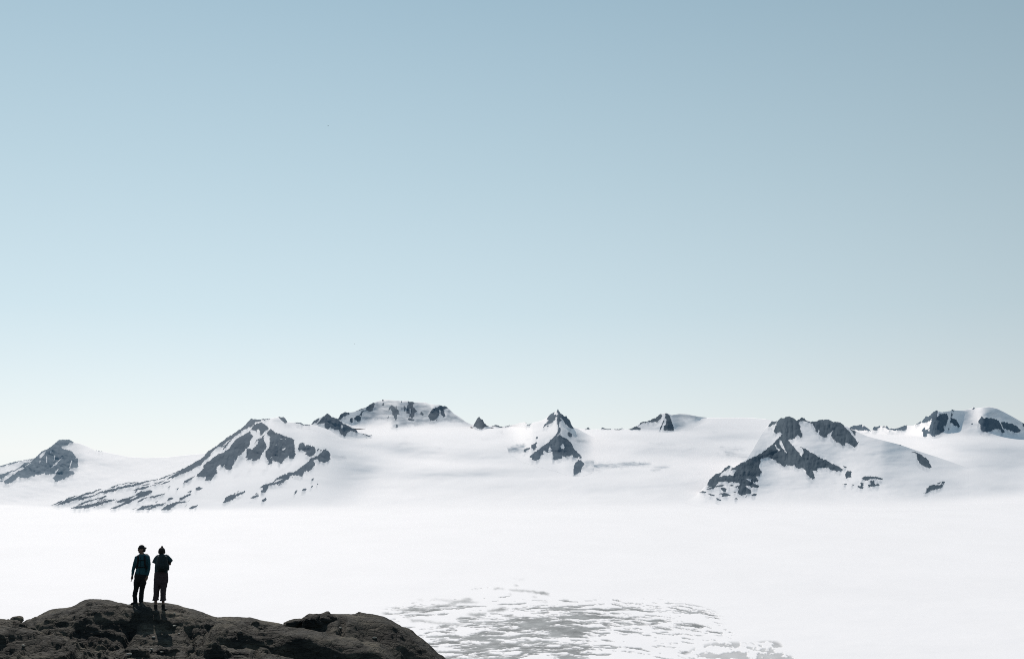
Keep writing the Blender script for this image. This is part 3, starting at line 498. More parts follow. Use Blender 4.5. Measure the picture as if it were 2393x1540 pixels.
bands = [(V3(1630,497,1890,515,1880,520,1640,510),.5),(V3(1660,485,1725,487,1700,492),.35),(V3(1930,583,2060,545,2062,552,1940,588),.5),(V3(205,399,260,396,312,403,260,406),.5),(V3(55,459,150,460,120,467,70,466),.5),(V3(1010,626,1080,610,1140,611,1050,628),.6),(V3(1050,428,1120,432,1110,437),.4),(V3(1100,495,1240,505,1150,500),.3),(V3(1600,493,1650,488,1620,497),.3),
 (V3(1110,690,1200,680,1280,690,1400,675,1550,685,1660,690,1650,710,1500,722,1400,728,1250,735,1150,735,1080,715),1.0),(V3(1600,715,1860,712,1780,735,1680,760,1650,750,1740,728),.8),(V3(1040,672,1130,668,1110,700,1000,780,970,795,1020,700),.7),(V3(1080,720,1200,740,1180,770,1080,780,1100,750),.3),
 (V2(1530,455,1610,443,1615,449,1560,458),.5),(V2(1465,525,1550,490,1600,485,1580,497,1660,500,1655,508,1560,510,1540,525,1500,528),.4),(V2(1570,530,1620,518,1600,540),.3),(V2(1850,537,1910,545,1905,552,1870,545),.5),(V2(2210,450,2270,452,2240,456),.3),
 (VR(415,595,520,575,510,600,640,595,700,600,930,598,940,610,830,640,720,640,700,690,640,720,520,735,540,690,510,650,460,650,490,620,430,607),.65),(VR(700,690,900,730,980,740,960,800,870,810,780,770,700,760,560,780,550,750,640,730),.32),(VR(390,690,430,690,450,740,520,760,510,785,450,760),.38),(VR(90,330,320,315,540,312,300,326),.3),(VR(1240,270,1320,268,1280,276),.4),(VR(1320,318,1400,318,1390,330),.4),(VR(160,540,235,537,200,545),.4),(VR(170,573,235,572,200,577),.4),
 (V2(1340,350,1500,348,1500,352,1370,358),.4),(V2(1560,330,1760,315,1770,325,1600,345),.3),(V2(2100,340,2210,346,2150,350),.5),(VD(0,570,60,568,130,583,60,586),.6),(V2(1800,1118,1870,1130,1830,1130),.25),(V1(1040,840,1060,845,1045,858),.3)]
ice = ice_shade_attr([M2, dict(ice=bands)], U, V, rk=RP2)
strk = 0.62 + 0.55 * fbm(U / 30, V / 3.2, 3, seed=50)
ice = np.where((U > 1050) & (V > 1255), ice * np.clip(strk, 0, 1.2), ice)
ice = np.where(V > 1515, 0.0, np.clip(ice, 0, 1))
Uc, Vc = cells(U), cells(V)
lab2 = labels_for(M2, Uc, Vc)
own = inside(M2REG, Uc, Vc) & (Vc < cells(np.repeat(edge, V.shape[0], 0)))
crevcell = (cells(np.maximum(c1, c2)) > 0.06) & (Vc > 1690)
Ub, Vb, Pb = add_back(U, V, P)
pad = lambda A, fill: np.concatenate([np.full((3,) + A.shape[1:], fill, A.dtype), A], 0)
rep3 = lambda A: np.concatenate([np.repeat(A[:1], 3, 0), A], 0)
own_b = rep3(own); lab_b = rep3(lab2); crev_b = pad(crevcell, False)
iceb = rep3(np.maximum(ice, crev))
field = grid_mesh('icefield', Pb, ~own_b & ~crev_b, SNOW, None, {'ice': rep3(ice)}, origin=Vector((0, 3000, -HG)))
tag(field, 'broad white snow plain of the icefield rising to the far skyline', 'icefield', kind='structure')
cf = grid_mesh('crevasse_field', Pb, crev_b, ICE, None, {'ice': iceb}, origin=Vector((200, 1700, -HG)))
tag(cf, 'grey crevassed glacier ice showing in ragged streaks through the near snow', 'glacier ice', kind='stuff')
rockA = far_rock_mat('hazy_slate_rock', (0.056, 0.092, 0.128), (0.092, 0.134, 0.174))  # blue-grey of the air haze is put into the rock colour
rockB = far_rock_mat('pale_hazed_rock', (0.125, 0.18, 0.225), (0.17, 0.222, 0.268))  # lighter tint, more haze painted into the leftmost peak
rockC = far_rock_mat('dark_hazed_rock', (0.054, 0.085, 0.112), (0.090, 0.122, 0.152))  # darker rock, haze tint in its colour too
mountain(M2, 'broad flat-topped peak above the two hikers, dark cliffs and long striped ridge on its left', U, V, Pb, np.where(own_b, lab_b, 0), iceb, rockA, own_b)

def sheet_D(uq, vq):
    out = np.zeros(len(uq))
    for i, (u, v) in enumerate(zip(uq, vq)):
        q = int(np.clip(np.searchsorted(us, u) - 1, 0, len(us) - 2)); f = (u - us[q]) / (us[q + 1] - us[q])
        out[i] = np.interp(v, V[:, q], Dsmooth[:, q]) * (1 - f) + np.interp(v, V[:, q + 1], Dsmooth[:, q + 1]) * f
    return out
def layer(m, label, rockmat, rows, base=9.0, rockslope=18.0, D0=None, step=1.6, rel=1.0, back=0.62, edge_soft=0.35, bands=(), latblur=16, merge=()):
    u0 = max(m['top'][0][0], m['bot'][0][0] if 'bot' in m else -9e9); u1 = min(m['top'][-1][0], m['bot'][-1][0] if 'bot' in m else 9e9)
    for ua, ub in merge: u0, u1 = (u0, min(u1, ub)) if ub > ua else (max(u0, ub), u1)
    uu = np.arange(u0, u1, step); top = jag(m, uu, lin(m['top'], uu))
    bot = np.maximum(lin(m['bot'], uu), top + 3) if 'bot' in m else np.full(len(uu), 1515.0)
    t = np.linspace(0, 1, rows)[:, None]
    Vl = top + t * (bot - top); Ul = np.repeat(uu[None, :], rows, 0)
    rp = rock_paint(m, 1.5 if rel < 1 else 2.0); soft = rock_paint(m, 2.0).blur(7)
    d0 = np.full(len(uu), float(D0)) if D0 else sheet_D(uu, bot) - 4.0
    smt = lin(m['top'], uu)
    def sf(Ug, Vg):
        tt = (Vg - smt[None, :]) / np.maximum(bot - smt, 3)[None, :]
        lift = 1 - sstep(1 - edge_soft, 1.0, tt)
        q = (base * (1 - (1 - lift) * 0.6) if D0 else sheet_slope_at(Ug, Vg) + (base - 4.0) * lift) + rockslope * soft.at(Ug, Vg)
        for b in bands:
            q = q + b[4] * np.exp(-((Ug - b[0]) / b[2]) ** 2 - ((Vg - b[1] - (Ug - b[0]) * b[5]) / b[3]) ** 2)
        return q
    Dl = Depth(uu, top.min() - 6, bot.max() + 2, sf, bot, d0, latblur, st=1.5).at(Vl)
    if not D0: Dl = Dl + (d0[None, :] - Dl[-1:]) * np.repeat(t, len(uu), 1) ** 3
    if not D0: Dl = Dl + 2.5 * sstep(0.75, 1.0, np.repeat(t, len(uu), 1))      # the foot sinks into the snow of the icefield
    if merge:                               # a flank that runs out into the icefield
        jj = np.clip(np.searchsorted(us, uu) - 1, 0, len(us) - 2); fu = (uu - us[jj]) / (us[jj + 1] - us[jj])
        Ds = np.stack([np.interp(Vl[:, i], V[:, q], Dsmooth[:, q]) * (1 - f) + np.interp(Vl[:, i], V[:, q + 1], Dsmooth[:, q + 1]) * f for i, (q, f) in enumerate(zip(jj, fu))], 1)
        for ua, ub in merge:
            wq = sstep(0, 1, (Ul - ua) / (ub - ua)); Dl = Dl * (1 - wq) + (Ds - 1.5) * wq
    fade = 1 - sstep(0.75, 1.0, np.repeat(t, len(uu), 1))
    for ua, ub in merge: fade = fade * (1 - sstep(0, 1, (Ul - ua) / (ub - ua)))
    Dl = Dl * (1 + fade * rel * (0.0032 * fbm(Ul / (110 * rel), Vl / (40 * rel), 3, seed=61) + 0.0005 * fbm(Ul / (50 * rel), Vl / (16 * rel), 3, seed=62) + 0.0002 * fbm(Ul / 16, Vl / 6, 3, seed=63)))
    Dl = Dl * (1 + 0.0040 * rel * soft.at(Ul, Vl) * (ridged(Ul / (26 * rel), Vl / (40 * rel), 5, seed=33) - 0.6) * 2)
    Pl = world(Ul, Vl, Dl); ic = ice_shade_attr([m], Ul, Vl, rk=rp); lb = labels_for(m, cells(Ul), cells(Vl))
    Ub_, Vb_, Pb_ = add_back(Ul, Vl, Pl, fall=back)
    return mountain(m, label, Ub_, Vb_, Pb_, rep3(lb), rep3(ic), rockmat)
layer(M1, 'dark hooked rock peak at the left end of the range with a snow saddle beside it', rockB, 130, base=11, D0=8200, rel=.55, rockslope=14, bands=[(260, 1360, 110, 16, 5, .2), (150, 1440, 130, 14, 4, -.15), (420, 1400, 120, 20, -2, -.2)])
layer(M3, 'small pointed dark peak between the broad flat-topped peak and the long snowy massif', rockA, 70, base=12, rel=.7, merge=[(1066, 1100), (915, 885)])
layer(M7, 'highest long snowy massif with scattered cliffs on the skyline', rockA, 80, base=15, rel=.6, rockslope=20)
layer(M8, 'tiny dark rock horn standing alone right of the long snowy massif', rockC, 46, base=12, step=1.0, rel=.5)
layer(M5, 'sharp pyramid peak in the middle with a dark triangular face', rockA, 150, base=7.5, latblur=24, rel=.6, rockslope=13, bands=[(1600, 1290, 60, 30, 4, 0), (1560, 1380, 160, 20, 3, 0)], merge=[(1645, 1755), (1575, 1484)])
layer(M6, 'small two-toned peak on the edge of the smooth snow dome', rockC, 46, base=10, step=1.0, rel=.5, merge=[(2050, 2088), (1868, 1853)])
layer(M4, 'dark branching nunatak with a rocky crest right of the snow dome', rockC, 190, base=8.5, latblur=34, rel=.6, rockslope=12, bands=[(2285, 1288, 45, 30, 7, 0), (2460, 1335, 120, 40, 6, .25), (2310, 1435, 90, 26, 3, .1), (2620, 1345, 120, 18, 5, .25), (2450, 1420, 200, 25, 2, .05)], merge=[(2085, 2024), (2600, 2860)])
layer(M9, 'rounded snowy massif with two dark cliffs at the right end of the range', rockA, 70, base=13, rel=.6, bands=[(2880, 1225, 120, 16, 9, .1)])
for i, tm in enumerate(TINY):
    layer(tm, ['broken dark rock tops just right of the lone horn', 'tiny pair of rock specks left of the pyramid peak', 'single tiny rock tip on the skyline right of the pyramid peak', 'thin curved rock rims on the skyline left of the small two-toned peak'][i], rockC, 12, base=10, step=1.0, rel=.4)
# ------------------------------------------------------------------ the dark rock knoll in front: one ground sheet of overlapping rounded humps
LOBES = [  # skyline (u, v), distance, shelf width, front slope, back slope
 ([(-400,2100),(-60,1890),(0,1868),(40,1852),(77,1834),(91,1830),(101,1822),(117,1814.6),(143,1804),(181,1798.5),(210,1792),(243,1777),(263,1769.5),(292,1769),(330,1772),(351,1777),(377,1782),(392,1781),(424,1777),(456,1778),(497,1780),(526,1784),(556,1793),(585,1801),(626,1816),(643,1819.5),(700,1820.4),(738,1821.5),(758,1825),(782,1832),(831,1842),(860,1850),(940,1900),(1050,2000),(1400,2400)], 31.6, 1.6, .42, .5),
 ([(-900,1830),(-200,1815),(0,1825),(25,1826),(45,1822),(67,1826),(78,1831),(100,1838),(140,1863),(175,1875),(205,1883),(243,1910),(263,1927),(290,1950),(400,2100),(900,2500)], 23.0, 1.2, .30, .6),
 ([(-400,2300),(150,2000),(250,1944),(270,1934),(300,1927),(340,1919),(390,1909),(440,1907),(480,1910),(520,1916),(560,1926),(600,1950),(800,2200)], 25.5, 2.2, .28, .6),
 ([(400,2300),(700,1960),(780,1880),(830,1850),(849,1842),(867,1833),(896,1823),(907,1819),(913,1815),(930,1812),(960,1812),(1001,1812.5),(1040,1812),(1074,1812),(1106,1813),(1133,1817.5),(1162,1829),(1191,1845),(1220,1866),(1264,1901),(1293,1927),(1323,1947),(1400,2010),(1600,2200),(2400,2900)], 29.5, 1.2, .8, .7),
 ([(300,2200),(560,1900),(640,1848),(700,1843),(740,1846),(800,1849),(860,1853),(899,1857),(942,1866),(986,1870),(1030,1880),(1074,1894),(1118,1903),(1141,1916),(1162,1940),(1200,1990),(1500,2300)], 27.0, 1.0, 1.5, .5),
 ([(300,2200),(520,1945),(560,1924),(600,1908),(632,1904),(658,1912),(680,1919),(700,1925),(755,1935),(782,1932),(825,1933),(866,1946),(900,1965),(1100,2150),(1800,2700)], 23.5, 1.2, .4, .5),
 ([(-3000,2000),(-900,1960),(0,2020),(700,2090),(1500,2350),(2500,2900),(4500,3600)], 14.0, 4.0, .1, .6),
]
gu = np.concatenate([np.linspace(-1600, -50, 40), np.arange(-44, 1420, 2.4), np.linspace(1430, 4200, 60)])
gd = np.concatenate([np.linspace(5, 17, 40), np.arange(17.05, 33.2, 0.045), np.linspace(33.3, 40, 24), [46, 60, 90, 140, 240, 420, 700]])
GU, GD = np.meshgrid(gu, gd)
GX = (GU - CU) / F * GD
wob = 0.35 * fbm(GX / 2.6, GD / 2.6, 3, seed=70)
ks = 0.055; acc = np.zeros(GU.shape); ref = -6.0
for pts, dc, wd, mf, mb in LOBES:
    zc = -(lin(pts, GU) - HV) / F * dc
    dcu = dc + wob + 0.5 * fbm(GU / 160, 0 * GU + dc, 2, seed=71)
    zc = zc * (dcu / dc)
    a = np.maximum(dcu - wd - GD, 0); fr = mf * (np.sqrt(a * a + 0.25) - 0.5)
    b = np.maximum(GD - dcu, 0); bk = mb * (np.sqrt(b * b + 0.01) - 0.1)
    acc += np.exp(np.clip((zc - fr - bk - ref) / ks, -400, 400))
GZ = ref + ks * np.log(acc + 1e-300)
GZ = np.maximum(GZ, -0.26 * GD - 0.4)
# weathering: slabs dipping to one side, ledges, pits
front = sstep(33.5, 31.5, GD) * sstep(15, 19, GD)
crest = np.clip(1 - np.abs(GZ - (-(lin(LOBES[0][0], GU) - HV) / F * 31.6)) / 0.12, 0, 1) * sstep(30.6, 31.4, GD)
wx = GX + 0.5 * fbm(GX / 1.7, GD / 1.7, 3, seed=72); wy = GD + 0.5 * fbm(GX / 1.7, GD / 1.7, 3, seed=73)
lump = ridged(wx / 1.5, wy / 1.1, 5, seed=74) - 0.62
slab = ridged((wx * .8 + wy * .6) / 0.55, (wy * .8 - wx * .6) / 1.9, 4, seed=75) - 0.6
fine_ = fbm(wx / 0.22, wy / 0.16, 4, 0.6, seed=76)
amp = 0.55 + 0.6 * sstep(-0.3, 0.5, fbm(GX / 4, GD / 4, 2, seed=77))
crest2 = np.clip(1 - np.abs(GZ - (-(lin(LOBES[3][0], GU) - HV) / F * 29.5)) / 0.15, 0, 1) * sstep(28.3, 29.0, GD) * sstep(880, 960, GU)
amp = amp * (0.42 + 0.58 * sstep(1000, 650, GU)) * (1 - 0.75 * crest) * (1 - 0.8 * crest2)
strat = ridged(wx / 2.2 + wy * .12, (wy * .55 + GZ * 2.2 + wx * .35) / 0.42, 4, seed=79) - 0.62
blocks = fbm(wx / 0.9, wy / 0.5, 2, seed=80); blocks = np.round(blocks * 5) / 5 + 0.25 * (blocks * 5 - np.round(blocks * 5)) / 5
dz = (0.38 * lump + 0.26 * slab + 0.20 * strat + 0.10 * blocks + 0.035 * fine_) * amp
ledge = 0.16; q = (GZ + dz + 0.25 * wx * 0.2) / ledge; tr = (np.floor(q) + sstep(0.15, 0.85, q - np.floor(q)) - q) * ledge
GZ = GZ + front * (dz + 0.55 * tr * amp)
for (ua, da, ub, db, wpx, dep) in [(716, 30.8, 778, 26.6, 11, .30), (1010, 28.9, 1000, 27.2, 10, .22), (395, 29.5, 330, 26.0, 12, .2), (560, 29.5, 610, 26.0, 14, .2)]:   # clefts running down the face
    tt_ = np.clip((da - GD) / (da - db), 0, 1); uc = ua + (ub - ua) * tt_ + 6 * fbm(GD * 1.3, GD * 0 + ua, 2, seed=83)
    GZ = GZ - dep * np.exp(-((GU - uc) / wpx) ** 2) * sstep(da + .3, da - .3, GD) * sstep(db - .5, db + .5, GD)
hill = sstep(36, 90, GD); GZ = GZ - 45 * hill * sstep(46, 140, GD) - np.clip(GD - 90, 0, None) * 0.45
GZ = np.maximum(GZ, -HG - 3)
GP = np.stack([GX, GD, GZ], -1)
ground = grid_mesh('rocky_ground', GP[::-1], np.ones((len(gd) - 1, len(gu) - 1), bool), ROCK, None, None, origin=Vector((-6, 26, -5)))
tag(ground, 'dark weathered rock knoll and ledges in front of the snow', 'rock', kind='structure')

GC = -(GZ / GD) * F + HV                     # where each ground point shows in the photo
def ground_z(x, y):
    u = x / y * F + CU
    i = int(np.clip(np.searchsorted(gu, u) - 1, 0, len(gu) - 2)); j = int(np.clip(np.searchsorted(gd, y) - 1, 0, len(gd) - 2))
    fu = (u - gu[i]) / (gu[i + 1] - gu[i]); fd = (y - gd[j]) / (gd[j + 1] - gd[j])
    return float((GZ[j, i] * (1 - fu) + GZ[j, i + 1] * fu) * (1 - fd) + (GZ[j + 1, i] * (1 - fu) + GZ[j + 1, i + 1] * fu) * fd)
def ground_hit(u, v):
    """nearest ground point seen at (u, v)"""
    i = int(np.argmin(np.abs(gu - u)))
    for j in range(40, len(gd)):
        if GC[j, i] <= v: return Vector(((u - CU) / F * gd[j], gd[j], float(GZ[j, i])))
    return None

def lump_mesh(name, rx, ry, rz, mat, seed, rough=0.3, sub=4, parent=None, flat=0.0):
    bm = bmesh.new(); bmesh.ops.create_icosphere(bm, subdivisions=sub, radius=1.0)
    for v in bm.verts:
        c = v.co.normalized()
        n = float(fbm(c.x * 1.3 + c.z * .7 + seed, c.y * 1.3 - c.z * .9 + seed * 1.7, 4, 0.55, seed=seed % 50))
        n2 = float(ridged(c.x * 2.1 + c.y, c.z * 2.3 + seed, 3, seed=seed % 37)) - 0.6
        r = 1 + rough * n + rough * 0.6 * n2
        p = Vector((abs(c.x) ** 0.75 * math.copysign(1, c.x), abs(c.y) ** 0.75 * math.copysign(1, c.y), abs(c.z) ** 0.75 * math.copysign(1, c.z))) * r
        v.co = Vector((p.x * rx, p.y * ry, p.z * rz))
    me = bpy.data.meshes.new(name); bm.to_mesh(me); bm.free()
    for f in me.polygons: f.use_smooth = True
    me.materials.append(mat)
    o = bpy.data.objects.new(name, me); COL.objects.link(o)
    if parent: o.parent = parent
    return o
# the blocky boulder that breaks the skyline of the right-hand ridge, and the paler one leaning on its left
for (u, v, d, rx, ry, rz, sd, rot, lab) in [
    (962, 1836, 28.7, .38, .34, .25, 5, .35, 'big black blocky boulder with a shaded face on the rock ridge'),
    (921, 1841, 28.5, .22, .25, .22, 9, -.3, 'rounded brown boulder leaning on the left of the big black boulder'),
    (869, 1843, 28.8, .28, .22, .13, 12, .1, 'low broken rock block on the ridge dip left of the boulders'),
    (49, 1831, 23.3, .13, .12, .07, 17, .2, 'small crumbly rock clump on the skyline at the far left')]:
    b = lump_mesh('boulder', rx, ry, rz, ROCK, sd, .30)
    b.location = ((u - CU) / F * d, d, -(v - HV) / F * d); b.rotation_euler = (0.1, -0.15, rot)
    tag(b, lab, 'boulder', 'boulders on the dark ridge')
QUARTZ = plain_mat('pale_quartz', (0.26, 0.24, 0.20), .8, .3, 40, .3)
for i, (u, v, r, lab) in enumerate([
    (380, 1933, .060, 'largest pale stone at the bottom edge of the rock'), (447, 1921, .040, 'small pale stone on the low ledge below the hikers'), (477, 1929, .040, 'pale stone just right of and below another on the low ledge'),
    (515, 1852, .055, 'pale stone beside the edge of the long shadow, upper one'), (529, 1873, .035, 'pale stone right of the long shadow, lower one'), (452, 1883, .045, 'pale stone left of the long shadow halfway down the knoll'),
    (69, 1907, .035, 'tiny pale stone on the brown hump at the far left'), (1106, 1886, .060, 'pale stone on the grassy ledge of the right-hand rock'), (1004, 1856, .060, 'pale stone in the crack right of the black boulder'), (515, 1812, .04, 'pale stone on the knoll right of the hikers')]):
    p = ground_hit(u, v)
    if p is None: continue
    s_ = lump_mesh('stone', r * .95, r * .6, r * .42, QUARTZ, 20 + i, .45, 3)
    s_.location = p + Vector((0, 0, r * .25)); s_.rotation_euler = (0, 0, i * 1.3)
    tag(s_, lab, 'stone', 'pale loose stones on the dark rock')
# two birds far up in the sky
BIRD = plain_mat('dark_feathers', (0.03, 0.035, 0.04), .8, .2, 8)
def bird(u, v, d, span, lab, bank):
    bm = bmesh.new()
    body = [(-.30, 0, .02, .012), (-.22, 0, .01, .03), (-.08, 0, 0, .052), (.08, 0, 0, .05), (.2, 0, .015, .03), (.27, 0, .02, .032), (.33, 0, .018, .014)]
    rings = []
    for x, y, z, r in body:
        rings.append([bm.verts.new((x, y + r * math.cos(k * math.pi / 4), z + r * math.sin(k * math.pi / 4))) for k in range(8)])
    for a, b in zip(rings, rings[1:]):
        for k in range(8): bm.faces.new((a[k], a[(k + 1) % 8], b[(k + 1) % 8], b[k]))
    bm.faces.new(rings[0]); bm.faces.new(rings[-1][::-1])
    for sgn in (1, -1):
        prof = [(.03, .12, -.12, .02), (.18, .15, -.10, .09), (.34, .11, -.09, .13), (.46, .03, -.10, .11), (.52, -.08, -.13, .07)]
        top = [[bm.verts.new((lx, sgn * y, z)) for lx in (le, (le + te) / 2, te)] for (y, le, te, z) in prof]
        for a, b in zip(top, top[1:]):
            for k in range(2): bm.faces.new((a[k], a[k + 1], b[k + 1], b[k]))
    tl = [bm.verts.new(c) for c in ((-.26, .02, .02), (-.26, -.02, .02), (-.44, -.07, .02), (-.44, .07, .02))]; bm.faces.new(tl)
    me = bpy.data.meshes.new('bird'); bm.to_mesh(me); bm.free(); me.materials.append(BIRD)
    o = bpy.data.objects.new('bird', me); COL.objects.link(o); o.scale = (span,) * 3
    o.location = ((u - CU) / F * d, d, -(v - HV) / F * d); o.rotation_euler = (bank, 0.1, 0.3)
    tag(o, lab, 'bird', 'birds in the sky')
bird(969, 372, 300, .62, 'tiny dark bird high in the blue sky', .35)
bird(1047, 1016, 420, .40, 'faint bird speck low in the pale sky above the range', -.3)
# ------------------------------------------------------------------ the two hikers
def loft(bm, pts, n=14):
    """a tapered tube through (x, y, z, half width, half depth); rings stand square to the path"""
    C_ = [Vector(p[:3]) for p in pts]; rings = []
    for i, p in enumerate(pts):
        t = (C_[min(i + 1, len(C_) - 1)] - C_[max(i - 1, 0)]).normalized()
        yv = Vector((0, 1, 0)) - t * t.y
        if yv.length < 0.25: yv = Vector((0, 0, 1)) - t * t.z
        yv.normalize(); xv = t.cross(yv).normalized()
        rings.append([bm.verts.new(C_[i] + xv * (p[3] * math.cos(a)) + yv * (p[4] * math.sin(a))) for a in [2 * math.pi * k / n for k in range(n)]])
    for a, b in zip(rings, rings[1:]):
        for k in range(n): bm.faces.new((a[k], a[(k + 1) % n], b[(k + 1) % n], b[k]))
    bm.faces.new(rings[0][::-1]); bm.faces.new(rings[-1])
def ball(bm, c, rx, ry, rz, sub=3):
    m = Matrix.Translation(c) @ Matrix.Diagonal((rx, ry, rz, 1)); bmesh.ops.create_icosphere(bm, subdivisions=sub, radius=1.0, matrix=m)
def skin(name, bm, mat, parent, voxel=0.010, smooth=4, fold=0.0, fscale=14.0):
    """weld overlapping volumes into one continuous skin"""
    bmesh.ops.recalc_face_normals(bm, faces=bm.faces)
    me = bpy.data.meshes.new(name); bm.to_mesh(me); bm.free()
    o = bpy.data.objects.new(name, me); COL.objects.link(o)
    r = o.modifiers.new('r', 'REMESH'); r.mode = 'VOXEL'; r.voxel_size = voxel; r.adaptivity = 0
    if smooth: sm = o.modifiers.new('s', 'SMOOTH'); sm.iterations = smooth; sm.factor = 0.5
    bpy.context.view_layer.update()
    me2 = bpy.data.meshes.new_from_object(o.evaluated_get(bpy.context.evaluated_depsgraph_get())); me2.name = name
    o.modifiers.clear(); o.data = me2; bpy.data.meshes.remove(me)
    n = len(me2.vertices); co = np.zeros(n * 3); me2.vertices.foreach_get('co', co); co = co.reshape(-1, 3)
    if fold:
        no = np.zeros(n * 3); me2.vertices.foreach_get('normal', no); no = no.reshape(-1, 3)
        f = ridged(co[:, 0] * fscale + co[:, 2] * fscale * .6, co[:, 2] * fscale * .8 - co[:, 1] * fscale * .5, 3, seed=91) - 0.6
        co = co + no * (fold * f)[:, None]; me2.vertices.foreach_set('co', co.astype(np.float32).ravel())
    me2.polygons.foreach_set('use_smooth', np.ones(len(me2.polygons), bool)); me2.materials.clear(); me2.materials.append(mat); me2.update()
    o.parent = parent
    return o
TEAL = plain_mat('teal_fleece', (0.018, 0.064, 0.078), .9, .3, 40, .3); TEALD = plain_mat('dark_teal_cotton', (0.015, 0.036, 0.042), .9, .3, 40, .3)
BLACK = plain_mat('black_trouser_cloth', (0.010, 0.0105, 0.012), .9, .3, 40, .3); PURP = plain_mat('faded_plum_trouser_cloth', (0.046, 0.034, 0.037), .9, .35, 30, .4)
SKIN = plain_mat('skin', (0.16, 0.10, 0.075), .6, .12, 60); HAIR = plain_mat('dark_hair', (0.012, 0.009, 0.008), .6, .4, 90, .4); SHOE = plain_mat('black_boot_leather', (0.008, 0.008, 0.009), .7, .3, 50, .3)
CAPM = plain_mat('dark_cap_cloth', (0.012, 0.012, 0.014), .85, .3, 60, .2); PACK = plain_mat('dark_pack_nylon', (0.008, 0.016, 0.017), .7, .35, 30, .3); STRAP = plain_mat('black_webbing', (0.006, 0.006, 0.007), .8, .2, 60)
PALE = plain_mat('pale_strap_cloth', (0.10, 0.11, 0.115), .8, .25, 60)

def hand(bm, wrist, tip_dir, side, thumb, scale=1.0):
    """palm, four curled fingers of unequal length and a thumb that leaves the side of the palm"""
    d = Vector(tip_dir).normalized(); sd = Vector(side).normalized(); nrm = d.cross(sd).normalized(); w = Vector(wrist); s = scale
    P_ = lambda a, b, c: tuple(w + d * a * s + sd * b * s + nrm * c * s)
    loft(bm, [(*P_(-.02, 0, 0), .024 * s, .02 * s), (*P_(.03, 0, 0), .036 * s, .017 * s), (*P_(.075, 0, 0), .040 * s, .016 * s), (*P_(.09, 0, 0), .034 * s, .013 * s)], 10)
    for b, L in ((-.030, .062), (-.010, .078), (.010, .074), (.029, .058)):
        loft(bm, [(*P_(.075, b, 0), .0098 * s, .0098 * s), (*P_(.09 + L * .42, b, .004), .0092 * s, .0092 * s), (*P_(.09 + L * .75, b, .014), .0085 * s, .0085 * s), (*P_(.09 + L, b, .027), .0065 * s, .0065 * s)], 8)
    t = thumb
    loft(bm, [(*P_(.015, t * .022, 0), .013 * s, .013 * s), (*P_(.045, t * .045, .008), .012 * s, .012 * s), (*P_(.078, t * .056, .014), .010 * s, .010 * s), (*P_(.098, t * .054, .019), .0075 * s, .0075 * s)], 8)
def head(bm, c, face, s=1.0):
    """skull, jaw, nose, brow, lips and ears turned to face the way given (a unit vector in the ground plane)"""
    f = Vector(face).normalized(); r = f.cross(Vector((0, 0, 1))).normalized(); c = Vector(c)
    rot = Matrix((( r.x, f.x, 0), (r.y, f.y, 0), (0, 0, 1))).to_4x4()
    def b(x, y, z, rx, ry, rz): bmesh.ops.create_icosphere(bm, subdivisions=3, radius=1.0, matrix=Matrix.Translation(c) @ rot @ Matrix.Translation((x * s, y * s, z * s)) @ Matrix.Diagonal((rx * s, ry * s, rz * s, 1)))
    b(0, -.008, .02, .074, .092, .082); b(0, .028, -.045, .055, .060, .070); b(0, .055, -.088, .028, .028, .026); b(0, .012, -.03, .066, .07, .075)
    b(0, .098, -.018, .011, .018, .022); b(0, .088, .008, .009, .014, .026); b(0, .082, .022, .050, .012, .010)
    b(0, .086, -.058, .024, .010, .005); b(0, .085, -.068, .021, .010, .006)
    for e in (-1, 1): b(e * .074, -.005, -.012, .008, .018, .030); b(e * .042, .060, -.030, .022, .022, .02)
    loft(bm, [(*(c + rot.to_3x3() @ Vector((0, -.02, -.18)) * s), .062 * s, .06 * s), (*(c + rot.to_3x3() @ Vector((0, -.012, -.10)) * s), .052 * s, .056 * s), (*(c + rot.to_3x3() @ Vector((0, 0, -.03)) * s), .055 * s, .06 * s)])
    return rot
def eyes(parent, c, face, s=1.0):
    f = Vector(face).normalized(); r = f.cross(Vector((0, 0, 1))).normalized()
    for e in (-1, 1):
        bm = bmesh.new(); ball(bm, Vector(c) + r * e * .031 * s + f * .083 * s + Vector((0, 0, .005 * s)), .012 * s, .012 * s, .009 * s, 2)
        me = bpy.data.meshes.new('eye'); bm.to_mesh(me); bm.free(); me.materials.append(HAIR)
        o = bpy.data.objects.new('eye', me); COL.objects.link(o); o.parent = parent
def boot(bm, ankle, toe, s=1.0):
    a = Vector(ankle); t = Vector(toe).normalized()
    loft(bm, [(*(a + Vector((0, 0, .10))), .050 * s, .055 * s), (*(a + Vector((0, 0, .02))), .047 * s, .052 * s), (a.x, a.y, .03, .046 * s, .058 * s)])
    h = a.copy(); h.z = .035
    pts = [h - t * .075, h - t * .05, h, h + t * .09, h + t * .16, h + t * .195]; rr = [(.022, .028), (.038, .036), (.042, .040), (.047, .036), (.040, .026), (.02, .014)]
    loft(bm, [(p.x, p.y, p.z + (-.004 if i < 3 else -.008 - .002 * i), r_[0] * s, r_[1] * s) for i, (p, r_) in enumerate(zip(pts, rr))])
    sole = [h - t * .08, h + t * .07, h + t * .19]
    loft(bm, [(p.x, p.y, .012, w * s, .012) for p, w in zip(sole, (.034, .046, .026))])
def strap(bm, pts, w, th): loft(bm, [(*p, w, th) for p in pts], 8)

